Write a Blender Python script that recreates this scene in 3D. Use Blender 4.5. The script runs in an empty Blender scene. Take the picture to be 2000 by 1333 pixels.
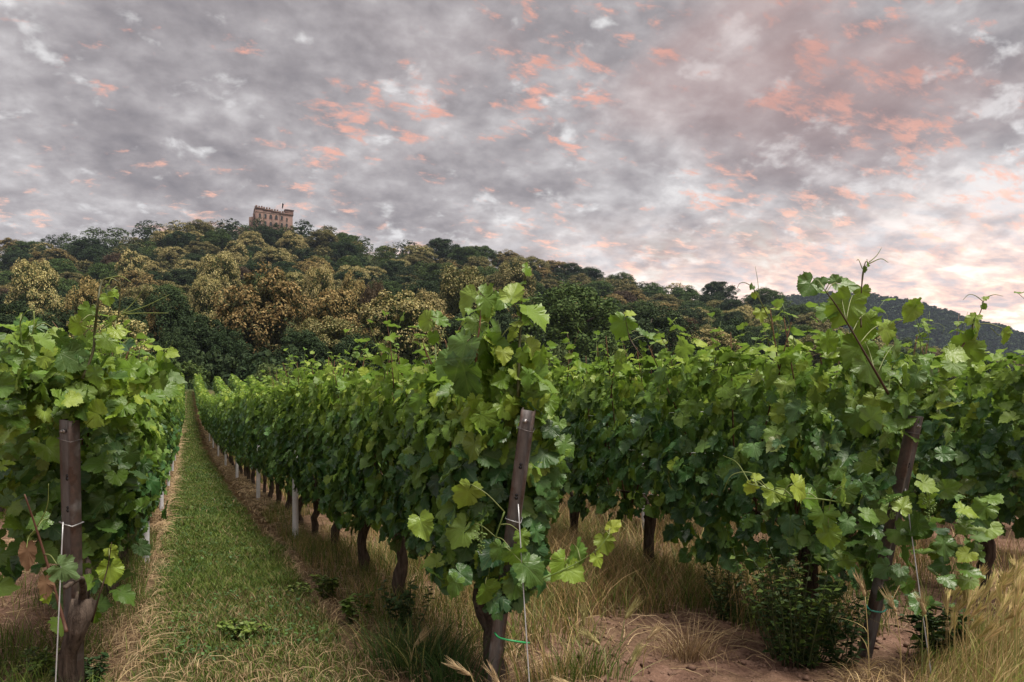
import bpy, math, random
import numpy as np
from mathutils import Vector, Matrix
S = bpy.context.scene
COL = S.collection
R = math.radians
# ------------------------------------------------------------------ camera, world, sun, exposure
F, CX, HY, CH = 1400.0, 1000.0, 840.0, 0.95           # focal (px of a 2000 px frame), centre, horizon row, eye height
cam = bpy.data.cameras.new('camera'); cob = bpy.data.objects.new('camera', cam); COL.objects.link(cob)
cob.location = (0, 0, CH); cob.rotation_euler = (R(90), 0, 0)
cam.sensor_width = 36; cam.lens = 36 * F / 2000; cam.shift_y = (HY - 666.5) / 2000
cam.clip_start = 0.05; cam.clip_end = 6000
S.camera = cob
S.view_settings.view_transform = 'Standard'; S.view_settings.look = 'None'
S.view_settings.exposure = 0.35; S.view_settings.gamma = 1.0
S.render.engine = 'CYCLES'
cy = S.cycles
cy.max_bounces = 6; cy.diffuse_bounces = 3; cy.glossy_bounces = 2; cy.transmission_bounces = 3; cy.transparent_max_bounces = 4
cy.use_denoising = True
cy.sample_clamp_indirect = 4.0
SUN_DIR = Vector((0.32, -0.14, 0.90)).normalized()
sl = bpy.data.lights.new('sun', 'SUN'); sl.energy = 5.0; sl.angle = R(22); sl.color = (1.0, 0.92, 0.82)
so = bpy.data.objects.new('sun', sl); COL.objects.link(so)
so.rotation_euler = SUN_DIR.to_track_quat('Z', 'Y').to_euler()

class NT:
    """tiny node-tree writer"""
    def __init__(s, tree): s.t = tree; s.n = tree.nodes; s.l = tree.links
    def put(s, sock, v):
        if isinstance(v, bpy.types.NodeSocket): s.l.new(v, sock)
        elif v is not None:
            if hasattr(sock.default_value, '__len__') and not hasattr(v, '__len__'): v = (v,) * len(sock.default_value)
            if hasattr(sock.default_value, '__len__') and len(sock.default_value) == 4 and len(v) == 3: v = (*v, 1)
            sock.default_value = v
    def node(s, typ, **kw):
        n = s.n.new(typ)
        for k, v in kw.items(): setattr(n, k, v)
        return n
    def m(s, op, a, b=None, c=None, clamp=False):
        n = s.node('ShaderNodeMath', operation=op); n.use_clamp = clamp
        for i, v in enumerate((a, b, c)): s.put(n.inputs[i], v)
        return n.outputs[0]
    def vm(s, op, a, b=None, scale=None):
        n = s.node('ShaderNodeVectorMath', operation=op); s.put(n.inputs[0], a); s.put(n.inputs[1], b)
        if scale is not None: s.put(n.inputs[3], scale)
        return n.outputs['Value'] if op in ('DOT_PRODUCT', 'LENGTH') else n.outputs[0]
    def mix(s, f, a, b, blend='MIX'):
        n = s.node('ShaderNodeMix', data_type='RGBA', blend_type=blend)
        s.put(n.inputs[0], f); s.put(n.inputs[6], a); s.put(n.inputs[7], b)
        return n.outputs[2]
    def ss(s, v, lo, hi, a=0.0, b=1.0):
        n = s.node('ShaderNodeMapRange', interpolation_type='SMOOTHSTEP')
        for i, x in enumerate((v, lo, hi, a, b)): s.put(n.inputs[i], x)
        return n.outputs[0]
    def noise(s, vec, scale, detail=4, rough=.55, dist=0.0, lac=2.0):
        n = s.node('ShaderNodeTexNoise'); s.put(n.inputs['Vector'], vec)
        for k, v in (('Scale', scale), ('Detail', detail), ('Roughness', rough), ('Distortion', dist), ('Lacunarity', lac)): s.put(n.inputs[k], v)
        return n.outputs[0]
    def ramp(s, f, stops):
        n = s.node('ShaderNodeValToRGB'); e = n.color_ramp.elements
        while len(e) < len(stops): e.new(.5)
        for i, (p, c) in enumerate(stops): e[i].position = p; e[i].color = (*c, 1)
        s.put(n.inputs[0], f)
        return n.outputs[0]
    def sep(s, v):
        n = s.node('ShaderNodeSeparateXYZ'); s.put(n.inputs[0], v); return n.outputs
    def comb(s, x, y, z):
        n = s.node('ShaderNodeCombineXYZ')
        for i, v in enumerate((x, y, z)): s.put(n.inputs[i], v)
        return n.outputs[0]
    def attr(s, name, out='Color'):
        return s.node('ShaderNodeAttribute', attribute_name=name).outputs[out]

# sky: low sun behind a broken layer of altocumulus
W = bpy.data.worlds.new('World'); S.world = W; W.use_nodes = True
w = NT(W.node_tree); w.n.clear()
def sky():
    tc = w.node('ShaderNodeTexCoord'); d = tc.outputs['Generated']
    x, y, z = w.sep(d)
    zc = w.m('MAXIMUM', z, 0.0)
    k = w.m('MULTIPLY', w.m('ADD', zc, 0.36), .62)
    px_, py_ = w.m('DIVIDE', x, k), w.m('DIVIDE', y, k)
    P = w.comb(px_, py_, 0.0)
    P2 = w.comb(w.m('ADD', w.m('MULTIPLY', px_, .92), w.m('MULTIPLY', py_, .30)), w.m('SUBTRACT', py_, w.m('MULTIPLY', px_, .30)), 3.7)
    big = w.noise(P, 1.7, 3, .5, .3)
    mid = w.noise(P2, 6.5, 6, .55, .15)
    fine = w.noise(P2, 17.0, 4, .55, .1)
    gap = w.noise(w.vm('ADD', P2, (4.3, 1.7, 2.0)), 9.0, 5, .54, .2)
    pinkn = w.noise(w.vm('ADD', w.vm('MULTIPLY', P2, (.75, 1.25, 1.0)), (9.1, 5.2, 7.0)), 14.0, 8, .66, .2)
    pinkb = w.noise(w.vm('ADD', P, (2.1, 7.7, 1.0)), 3.4, 2, .5)
    low = w.ss(z, .42, .10)                                             # 1 at the skyline, 0 high up
    right = w.ss(w.m('DIVIDE', x, w.m('MAXIMUM', y, .05)), -.35, .45)   # towards the sunset
    dens = w.m('ADD', w.m('ADD', w.m('MULTIPLY', big, .66), w.m('MULTIPLY', mid, .50)), w.m('MULTIPLY', fine, .20))
    dens = w.m('ADD', dens, w.m('MULTIPLY', low, -.085))
    dens = w.m('ADD', dens, w.m('MULTIPLY', right, -.02))
    grey = w.ramp(dens, [(.47, (.78, .755, .75)), (.56, (.545, .52, .525)), (.65, (.395, .368, .377)), (.745, (.285, .262, .272)), (.86, (.19, .175, .19))])
    # gaps: pale light sky shows through (the sky texture gives the sky behind the clouds)
    st = w.node('ShaderNodeTexSky', sky_type='NISHITA'); st.sun_disc = False
    st.sun_elevation = math.asin(SUN_DIR.z); st.sun_rotation = math.atan2(SUN_DIR.x, SUN_DIR.y)
    clear = w.mix(.15, (1.02, 1.0, .97), w.vm('SCALE', st.outputs[0], scale=.10))
    gth = w.m('SUBTRACT', .605, w.m('ADD', w.m('MULTIPLY', low, .065), w.m('MULTIPLY', right, .04)))
    g = w.ss(gap, gth, w.m('ADD', gth, .17))
    c = w.mix(w.m('MULTIPLY', g, .62), grey, clear)
    # lit pink and peach puffs
    pth = w.m('SUBTRACT', .595, w.m('MULTIPLY', w.m('SUBTRACT', pinkb, .5), .46))
    pth = w.m('SUBTRACT', pth, w.m('ADD', w.m('MULTIPLY', low, .04), w.m('MULTIPLY', right, .035)))
    pk = w.ss(pinkn, w.m('SUBTRACT', pth, .025), w.m('ADD', pth, .14))
    pcol = w.mix(low, (.76, .36, .27), (1.12, .70, .53))
    pcol = w.vm('SCALE', pcol, scale=w.m('ADD', .62, w.m('MULTIPLY', fine, .78)))
    c = w.mix(w.m('MULTIPLY', pk, .82), c, pcol)
    # soft mauve-pink veil high towards the sunset side
    veil = w.m('MULTIPLY', w.ss(w.noise(w.vm('ADD', P, (1.3, .4, 8.0)), 1.6, 3, .5, .4), .46, .70), w.m('MULTIPLY', right, .55))
    c = w.mix(w.m('MULTIPLY', veil, w.ss(z, .22, .45)), c, (.40, .245, .225))
    # glow along the skyline where the sun has gone down
    gl = w.m('MULTIPLY', w.ss(z, .31, .13), w.ss(w.m('DIVIDE', x, w.m('MAXIMUM', y, .05)), -.20, .36))
    gn = w.noise(w.comb(w.m('MULTIPLY', px_, 1.0), w.m('MULTIPLY', py_, 1.7), 5.0), 6.5, 6, .58, .3)
    gcol = w.ramp(gn, [(.36, (.52, .44, .44)), (.45, (.80, .56, .48)), (.52, (1.05, .72, .56)), (.58, (1.12, .90, .74)), (.68, (1.25, 1.12, .98))])
    c = w.mix(w.m('MULTIPLY', gl, .85), c, gcol)
    # unseen sky overhead and behind the viewer is brightened to light the scene
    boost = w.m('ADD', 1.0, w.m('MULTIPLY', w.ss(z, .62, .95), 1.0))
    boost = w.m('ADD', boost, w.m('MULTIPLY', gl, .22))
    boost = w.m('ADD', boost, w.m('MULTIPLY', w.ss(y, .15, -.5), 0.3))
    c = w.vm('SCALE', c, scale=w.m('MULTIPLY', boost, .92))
    ground = w.ss(z, -.02, -.10)
    c = w.mix(ground, c, (.05, .05, .035))
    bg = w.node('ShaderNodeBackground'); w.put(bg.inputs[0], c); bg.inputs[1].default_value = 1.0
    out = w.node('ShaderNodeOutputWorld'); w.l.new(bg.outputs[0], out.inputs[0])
sky()

# ------------------------------------------------------------------ geometry helpers
A = math.atan2(CX - 362, F)                      # the rows run away from the viewer to the left
D = np.array([-math.sin(A), math.cos(A), 0.0]); PR = np.array([math.cos(A), math.sin(A), 0.0])
def px(x, y, Y): return np.array([(x - CX) / F * Y, Y, CH + (HY - y) / F * Y])
def ut(u, t, z=0.0): return PR * u + D * t + np.array([0, 0, z])
def smooth(x, a, b):
    s = np.clip((x - a) / (b - a), 0, 1); return s * s * (3 - 2 * s)
def hash2(ix, iy, seed=0):
    h = (ix.astype(np.int64) * 374761393 + iy.astype(np.int64) * 668265263 + seed * 974711) & 0x7fffffff
    h = ((h ^ (h >> 13)) * 1274126177) & 0x7fffffff
    return ((h ^ (h >> 16)) & 0xffff) / 65535.0
def vnoise(x, y, seed=0):
    x = np.asarray(x, float); y = np.asarray(y, float)
    ix, iy = np.floor(x), np.floor(y); fx, fy = x - ix, y - iy
    fx = fx * fx * (3 - 2 * fx); fy = fy * fy * (3 - 2 * fy)
    a, b, c, d = hash2(ix, iy, seed), hash2(ix + 1, iy, seed), hash2(ix, iy + 1, seed), hash2(ix + 1, iy + 1, seed)
    return (a * (1 - fx) + b * fx) * (1 - fy) + (c * (1 - fx) + d * fx) * fy
def fbm(x, y, seed=0, o=4):
    r, amp, tot = 0, 1.0, 0
    for i in range(o): r = r + amp * vnoise(x * 2 ** i, y * 2 ** i, seed + i); tot += amp; amp *= .5
    return r / tot

RX = np.array([-900, -200, 0, 60, 150, 240, 340, 430, 500, 600, 680, 760, 850, 900, 960, 1050, 1150, 1250, 1350, 1450, 1520, 1580, 1650, 1800, 2000, 2800])
RY = np.array([620, 500, 484, 472, 458, 447, 436, 430, 438, 440, 460, 478, 478, 480, 496, 515, 530, 550, 566, 577, 588, 606, 640, 690, 740, 800])
def ridge(a):
    x = CX + a * F
    y = np.interp(x, RX, RY)
    Rr = 445 - 40 * smooth(a, .1, .45)
    return Rr, CH + (HY - y) / F * Rr - 8.5
def g_row(t):
    tt = np.clip(np.asarray(t, float), 12, 76); return .00120 * (tt - 12) ** 2
def height(X, Y):
    X = np.asarray(X, float); Y = np.asarray(Y, float)
    t = X * D[0] + Y * D[1]
    zv = g_row(t)
    a = np.clip(X / np.maximum(Y, 60), -1.36, 1.28)
    Rr, H = ridge(a)
    s = (Y - 70) / (Rr - 70)
    sc = np.clip(s, 0, 1)
    z = zv + (H - zv) * sc ** 1.5
    z = z - np.clip(s - 1, 0, 3) * 40
    z = z + (fbm(X / 22, Y / 22, 5, 3) - .5) * 7 * smooth(Y, 95, 180)
    return np.maximum(z, -2)
def near_relief(X, Y):
    u = X * PR[0] + Y * PR[1]; t = X * D[0] + Y * D[1]
    fade = 1 - smooth(np.hypot(X, Y), 9, 16)
    n = (fbm(X * 1.3, Y * 1.3, 11, 3) - .5) * .09 + (fbm(X * 9, Y * 9, 21, 3) - .5) * .035
    soil = smooth(u, 1.0, 1.25)
    n = n + soil * np.abs(fbm(X * 14, Y * 14, 31, 3) - .5) * .07
    return n * fade
def ground_z(X, Y): return height(X, Y) + near_relief(X, Y)

def mk(name, V, F_, mat, parent=None, attrs=None, smooth_=False, mats=None, mi=None):
    me = bpy.data.meshes.new(name)
    V = np.ascontiguousarray(V, dtype=np.float32).reshape(-1, 3)
    if isinstance(F_, np.ndarray): F_ = [F_]
    F_ = [np.asarray(f, dtype=np.int32) for f in F_ if len(f)]
    lens = np.concatenate([np.full(len(f), f.shape[1], np.int32) for f in F_])
    idx = np.concatenate([f.ravel() for f in F_])
    me.vertices.add(len(V)); me.vertices.foreach_set('co', V.ravel())
    me.loops.add(len(idx)); me.loops.foreach_set('vertex_index', idx)
    me.polygons.add(len(lens))
    me.polygons.foreach_set('loop_start', np.concatenate([[0], np.cumsum(lens)[:-1]]).astype(np.int32))
    if smooth_: me.polygons.foreach_set('use_smooth', np.ones(len(lens), bool))
    for k, v in (attrs or {}).items():
        v = np.asarray(v, np.float32)
        if v.shape[1] == 4:
            a = me.attributes.new(k, 'FLOAT_COLOR', 'POINT'); a.data.foreach_set('color', v.ravel())
        else:
            a = me.attributes.new(k, 'FLOAT_VECTOR', 'POINT'); a.data.foreach_set('vector', v.ravel())
    for m_ in (mats or [mat]): me.materials.append(m_)
    if mi is not None: me.polygons.foreach_set('material_index', np.asarray(mi, np.int32))
    me.update(calc_edges=True)
    o = bpy.data.objects.new(name, me); COL.objects.link(o)
    if parent: o.parent = parent
    return o
def tag(o, label=None, cat=None, group=None, kind=None):
    if label: o['label'] = label
    if cat: o['category'] = cat
    if group: o['group'] = group
    if kind: o['kind'] = kind
    return o
def empty(name, loc, label=None, cat=None, group=None, rz=0.0):
    o = bpy.data.objects.new(name, None); COL.objects.link(o); o.location = loc; o.rotation_euler = (0, 0, rz); o.empty_display_size = .1
    return tag(o, label, cat, group)
def copy_tree(o, parent=None):
    c = o.copy(); COL.objects.link(c)
    if parent: c.parent = parent
    for ch in list(o.children): copy_tree(ch, c)
    return c
def nrm(v): return v / np.maximum(np.linalg.norm(v, axis=-1, keepdims=True), 1e-9)

class MB:
    """collects boxes, tubes and sheets for one mesh"""
    def __init__(s): s.v = []; s.f = {}; s.n = 0; s.c = []
    def add(s, V, faces, col=None):
        V = np.asarray(V, float).reshape(-1, 3); s.v.append(V)
        for f in faces: s.f.setdefault(len(f), []).append([i + s.n for i in f])
        s.n += len(V)
        if col is not None: s.c.append(np.tile(np.array([*col, 1.0]), (len(V), 1)))
        return s
    def box(s, lo, hi, M=None):
        x0, y0, z0 = lo; x1, y1, z1 = hi
        V = np.array([(x0, y0, z0), (x1, y0, z0), (x1, y1, z0), (x0, y1, z0), (x0, y0, z1), (x1, y0, z1), (x1, y1, z1), (x0, y1, z1)], float)
        if M is not None: V = np.array([M @ Vector(v) for v in V])
        return s.add(V, [(0, 3, 2, 1), (4, 5, 6, 7), (0, 1, 5, 4), (1, 2, 6, 5), (2, 3, 7, 6), (3, 0, 4, 7)])
    def tube(s, P, r, n=6, col=None, cap=True, jit=0, rng=None):
        P = np.asarray(P, float); r = np.broadcast_to(np.asarray(r, float), (len(P),))
        T = nrm(np.gradient(P, axis=0)); ref = np.array([0, 0, 1.0]) if abs(T[0][2]) < .9 else np.array([1.0, 0, 0])
        V = []; X = nrm(np.cross(ref, T[0]))
        for i in range(len(P)):
            X = nrm(X - T[i] * np.dot(X, T[i])); Yv = np.cross(T[i], X)
            for k in range(n):
                a = 2 * math.pi * k / n
                rr = r[i] * (1 + (jit * (rng.random() - .5) if jit else 0))
                V.append(P[i] + rr * (math.cos(a) * X + math.sin(a) * Yv))
        fs = [(i * n + k, i * n + (k + 1) % n, (i + 1) * n + (k + 1) % n, (i + 1) * n + k) for i in range(len(P) - 1) for k in range(n)]
        if cap: fs += [tuple(range(n))[::-1], tuple((len(P) - 1) * n + k for k in range(n))]
        return s.add(V, fs, col)
    def build(s, name, mat, parent=None, smooth_=False, origin=None):
        V = np.concatenate(s.v)
        if origin is not None: V = V - np.asarray(origin)
        F_ = [np.array(v) for v in s.f.values()]
        at = {'col': np.concatenate(s.c)} if s.c else None
        return mk(name, V, F_, mat, parent, at, smooth_)
def spline(P, n):
    P = np.asarray(P, float); m = len(P)
    if m < 3: return np.array([P[0] + (P[-1] - P[0]) * i / (n - 1) for i in range(n)])
    Q = np.vstack([2 * P[0] - P[1], P, 2 * P[-1] - P[-2]]); out = []
    for k in range(n):
        s = k / (n - 1) * (m - 1); i = min(int(s), m - 2); f = s - i
        a, b, c, d = Q[i], Q[i + 1], Q[i + 2], Q[i + 3]
        out.append(.5 * (2 * b + (c - a) * f + (2 * a - 5 * b + 4 * c - d) * f * f + (3 * b - a - 3 * c + d) * f ** 3))
    return np.array(out)

# ------------------------------------------------------------------ materials
def material(name, rough=.8, spec=.3):
    m = bpy.data.materials.new(name); m.use_nodes = True
    t = NT(m.node_tree); b = t.n['Principled BSDF']; b.inputs['Roughness'].default_value = rough; b.inputs['Specular IOR Level'].default_value = spec
    return m, t, b
def bump(t, b, h, strength=.4, dist=.01):
    n = t.node('ShaderNodeBump'); n.inputs['Strength'].default_value = strength; n.inputs['Distance'].default_value = dist
    t.put(n.inputs['Height'], h); t.l.new(n.outputs[0], b.inputs['Normal'])
def col_mat(name, rough=.8, spec=.25, trans=0.0, var=.15):
    """base colour from the mesh's own colour attribute"""
    m, t, b = material(name, rough, spec)
    c = t.attr('col')
    oi = t.node('ShaderNodeObjectInfo').outputs['Random']
    hs = t.node('ShaderNodeHueSaturation'); t.put(hs.inputs['Color'], c)
    t.put(hs.inputs['Value'], t.m('ADD', 1 - var, t.m('MULTIPLY', oi, 2 * var)))
    t.put(hs.inputs['Hue'], t.m('ADD', .492, t.m('MULTIPLY', t.m('FRACT', t.m('MULTIPLY', oi, 7.3)), .016)))
    c = hs.outputs[0]
    t.l.new(c, b.inputs['Base Color'])
    if trans:
        tr = t.node('ShaderNodeBsdfTranslucent'); t.l.new(c, tr.inputs[0])
        mx = t.node('ShaderNodeMixShader'); mx.inputs[0].default_value = trans
        t.l.new(b.outputs[0], mx.inputs[1]); t.l.new(tr.outputs[0], mx.inputs[2]); t.l.new(mx.outputs[0], t.n['Material Output'].inputs[0])
    return m
def leaf_mat():
    m, t, b = material('vine_leaf', .42, .40)
    at = t.attr('leaf'); s = t.node('ShaderNodeSeparateColor'); t.l.new(at, s.inputs[0]); you, rnd, yel = s.outputs[0], s.outputs[1], s.outputs[2]
    lp = t.attr('lp', 'Vector'); x, y, z = t.sep(lp)
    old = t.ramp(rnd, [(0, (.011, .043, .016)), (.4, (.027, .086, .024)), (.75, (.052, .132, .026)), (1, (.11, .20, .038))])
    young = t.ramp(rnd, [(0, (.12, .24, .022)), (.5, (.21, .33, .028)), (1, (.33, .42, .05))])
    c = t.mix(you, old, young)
    c = t.mix(t.m('MULTIPLY', yel, .6), c, (.30, .28, .045))
    ax = t.m('ABSOLUTE', x); r = t.vm('LENGTH', t.comb(x, y, 0.0)); ang = t.m('ARCTAN2', ax, y)
    vd = None
    for va in (0.0, .72, 1.55):
        dd = t.m('MULTIPLY', t.m('ABSOLUTE', t.m('SUBTRACT', ang, va)), r)
        vd = dd if vd is None else t.m('MINIMUM', vd, dd)
    vein = t.ss(vd, .028, .006)
    sec = t.m('MULTIPLY', t.ss(t.m('ABSOLUTE', t.m('SUBTRACT', t.m('FRACT', t.m('MULTIPLY', t.m('SUBTRACT', y, t.m('MULTIPLY', ax, .6)), 6.5)), .5)), .07, .02), .45)
    vn = t.m('MAXIMUM', vein, sec)
    blot = t.noise(t.vm('ADD', lp, t.comb(t.m('MULTIPLY', rnd, 31.0), 0.0, 0.0)), 3.0, 3)
    c = t.mix(t.m('MULTIPLY', t.ss(blot, .45, .7), .3), c, t.mix(.5, c, (.10, .16, .05)))
    c = t.mix(t.m('MULTIPLY', vn, .22), c, (.17, .25, .08))
    bf = t.node('ShaderNodeNewGeometry').outputs['Backfacing']
    c = t.mix(t.m('MULTIPLY', bf, .5), c, (.12, .175, .085))
    t.l.new(c, b.inputs['Base Color'])
    t.put(b.inputs['Roughness'], t.m('ADD', .33, t.m('MULTIPLY', t.m('FRACT', t.m('MULTIPLY', rnd, 5.0)), .20)))
    bump(t, b, t.m('SUBTRACT', t.m('ADD', t.noise(lp, 9.0, 2), t.m('MULTIPLY', z, .0)), t.m('MULTIPLY', vn, .35)), .3, .006)
    tr = t.node('ShaderNodeBsdfTranslucent'); t.l.new(t.mix(.55, c, (.20, .34, .03)), tr.inputs[0])
    mx = t.node('ShaderNodeMixShader'); t.put(mx.inputs[0], t.m('ADD', .20, t.m('MULTIPLY', you, .24)))
    t.l.new(b.outputs[0], mx.inputs[1]); t.l.new(tr.outputs[0], mx.inputs[2]); t.l.new(mx.outputs[0], t.n['Material Output'].inputs[0])
    return m
M_LEAF = leaf_mat()
M_CROWN = col_mat('tree_foliage', .75, .15, .12)
M_GRASS = col_mat('grass_blades', .6, .25, .2, 0)
M_STEM = col_mat('green_stem', .5, .4, 0, .05)
def bark_mat(name, c1, c2, sx):
    m, t, b = material(name, .9, .15)
    tc = t.node('ShaderNodeTexCoord').outputs['Object']
    mp = t.node('ShaderNodeMapping'); mp.inputs['Scale'].default_value = sx; t.l.new(tc, mp.inputs[0])
    n = t.noise(mp.outputs[0], 1.0, 6, .65)
    t.l.new(t.ramp(n, [(.3, c1), (.7, c2)]), b.inputs['Base Color']); bump(t, b, n, .9, .02)
    return m
M_BARK = bark_mat('vine_bark', (.018, .013, .010), (.13, .10, .08), (55, 55, 9))
M_TRUNK = bark_mat('tree_bark', (.02, .017, .013), (.09, .075, .06), (4, 4, .8))
M_CANE = bark_mat('vine_cane', (.05, .025, .014), (.13, .075, .04), (40, 40, 20))
def steel_mat():
    m, t, b = material('weathered_steel', .62, .4)
    tc = t.node('ShaderNodeTexCoord').outputs['Object']
    mp = t.node('ShaderNodeMapping'); mp.inputs['Scale'].default_value = (30, 30, 3); t.l.new(tc, mp.inputs[0])
    n1 = t.noise(mp.outputs[0], 1.0, 6, .65); n2 = t.noise(tc, 60.0, 5, .6); n3 = t.noise(tc, 9.0, 4, .6)
    base = t.ramp(n1, [(.3, (.085, .08, .078)), (.55, (.17, .16, .157)), (.75, (.27, .26, .258))])
    rust = t.ramp(n2, [(.3, (.034, .022, .017)), (.7, (.088, .052, .038))])
    ed = t.ss(t.attr('edge', 'Fac'), .1, .9)
    f = t.m('ADD', t.ss(n3, .58, .72, 0, .6), t.m('MULTIPLY', ed, t.ss(n3, .35, .52, .0, .85)), clamp=True)
    t.l.new(t.mix(f, base, rust), b.inputs['Base Color']); b.inputs['Metallic'].default_value = .15
    bump(t, b, n2, .3, .004)
    return m
M_STEEL = steel_mat()
def plain(name, c, rough=.6, spec=.4, metal=0, noise=None):
    m, t, b = material(name, rough, spec)
    tc = t.node('ShaderNodeTexCoord').outputs['Object']
    n = t.noise(tc, noise or 30.0, 5, .6)
    t.l.new(t.mix(n, tuple(x * .7 for x in c), tuple(min(1, x * 1.25) for x in c)), b.inputs['Base Color'])
    b.inputs['Metallic'].default_value = metal
    bump(t, b, n, .2, .003)
    return m
M_WIRE = plain('galvanised_wire', (.42, .43, .44), .45, .5, .6)
M_TIE = plain('green_tie', (.03, .30, .10), .4, .5)
M_TIE2 = plain('teal_tie', (.05, .32, .25), .4, .5)
M_STAKE = plain('galvanised_stake', (.66, .66, .69), .5, .4, .15, 12)
M_BOLT = plain('bolt_steel', (.35, .34, .34), .35, .5, .8)
M_WEED = col_mat('weed_leaves', .55, .35, .15, .05)
def stone_mat(name, c1, c2, c3):
    m, t, b = material(name, .9, .2)
    tc = t.node('ShaderNodeTexCoord').outputs['Object']
    br = t.node('ShaderNodeTexBrick'); mp = t.node('ShaderNodeMapping')
    x, y, z = t.sep(tc)
    t.l.new(t.comb(t.m('ADD', x, y), z, 0.0), br.inputs[0])
    br.inputs['Scale'].default_value = 1.0; br.inputs['Brick Width'].default_value = 1.1; br.inputs['Row Height'].default_value = .5; br.inputs['Mortar Size'].default_value = .03
    br.inputs['Color1'].default_value = (*c1, 1); br.inputs['Color2'].default_value = (*c2, 1); br.inputs['Mortar'].default_value = (*c3, 1)
    n = t.noise(tc, .5, 5, .6)
    c = t.mix(t.ss(n, .4, .7), br.outputs[0], t.mix(.6, br.outputs[0], c3))
    t.l.new(c, b.inputs['Base Color']); bump(t, b, br.outputs['Fac'], .3, -.05)
    return m
M_STONE = stone_mat('red_sandstone', (.21, .125, .10), (.155, .10, .082), (.14, .11, .095))
M_TRIM = stone_mat('pale_sandstone_trim', (.30, .225, .17), (.26, .20, .155), (.22, .18, .145))
M_ROOF = plain('slate_roof', (.10, .095, .09), .7, .3, 0, 2)
M_GLASS = plain('window_glass', (.02, .023, .028), .12, .6, 0, 1)
M_FLAG = plain('flag_cloth', (.03, .022, .02), .8, .2, 0, 2)

# ------------------------------------------------------------------ ground
def ground_mat():
    m, t, b = material('vineyard_soil', .95, .1)
    tc = t.node('ShaderNodeTexCoord').outputs['Object']
    x, y, z = t.sep(tc)
    u = t.m('ADD', t.m('MULTIPLY', x, float(PR[0])), t.m('MULTIPLY', y, float(PR[1])))
    tt = t.m('ADD', t.m('MULTIPLY', x, float(D[0])), t.m('MULTIPLY', y, float(D[1])))
    n1 = t.noise(tc, 1.7, 6, .6); n2 = t.noise(tc, 14.0, 6, .65); n3 = t.noise(tc, 70.0, 4, .6)
    soil = t.ramp(n2, [(.3, (.085, .05, .036)), (.5, (.165, .098, .07)), (.72, (.26, .165, .122))])
    straw = t.ramp(n3, [(.3, (.055, .036, .020)), (.55, (.15, .105, .058)), (.75, (.26, .19, .11))])
    green = t.ramp(n3, [(.3, (.018, .038, .008)), (.55, (.045, .085, .018)), (.75, (.08, .13, .03))])
    uw = t.m('ADD', u, t.m('MULTIPLY', t.m('SUBTRACT', n1, .5), .35))
    path = t.m('MULTIPLY', t.ss(uw, -.24, -.12), t.ss(uw, .68, .54))
    strip = t.m('MULTIPLY', t.ss(uw, -.62, -.42), t.ss(uw, 1.25, 1.0))
    far = t.ss(tt, 5.0, 14.0)
    c = t.mix(t.ss(n1, .42, .6), soil, t.mix(.45, soil, straw))
    c = t.mix(strip, c, t.mix(.8, soil, straw))
    c = t.mix(t.m('MULTIPLY', path, t.ss(tt, 2.3, 4.0, .35, .95)), c, green)
    c = t.mix(t.m('MULTIPLY', t.ss(tt, 25.0, 55.0), .75), c, t.mix(.35, green, straw))
    wood = t.ss(tt, 72.0, 77.0)
    c = t.mix(wood, c, t.mix(n1, (.020, .030, .010), (.045, .055, .02)))
    t.l.new(c, b.inputs['Base Color'])
    bump(t, b, t.m('ADD', n3, t.m('MULTIPLY', n2, 2.0)), .8, .02)
    return m
def axis(lo, hi, fine0, fine1, step, growth=1.12):
    mid = list(np.arange(fine0, fine1 + 1e-6, step)); a, s = [], step
    v = fine0
    while v > lo: s *= growth; v -= s; a.append(v)
    b_, s, v = [], step, fine1
    while v < hi: s = min(s * growth, 14); v += s; b_.append(v)
    return np.array(a[::-1] + mid + b_)
def build_ground():
    xs, ys = axis(-900, 900, -3.2, 3.6, .05, 1.10), axis(-120, 900, 2.0, 8.0, .05, 1.06)
    X, Y = np.meshgrid(xs, ys); Z = ground_z(X, Y)
    nx, ny = len(xs), len(ys)
    i = np.arange(nx * ny).reshape(ny, nx)
    Fq = np.stack([i[:-1, :-1].ravel(), i[:-1, 1:].ravel(), i[1:, 1:].ravel(), i[1:, :-1].ravel()], 1)
    o = mk('ground', np.stack([X, Y, Z], -1), Fq, ground_mat(), smooth_=True)
    tag(o, 'reddish vineyard soil with dry straw rising to the wooded hill', 'ground', kind='structure')
build_ground()

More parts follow.
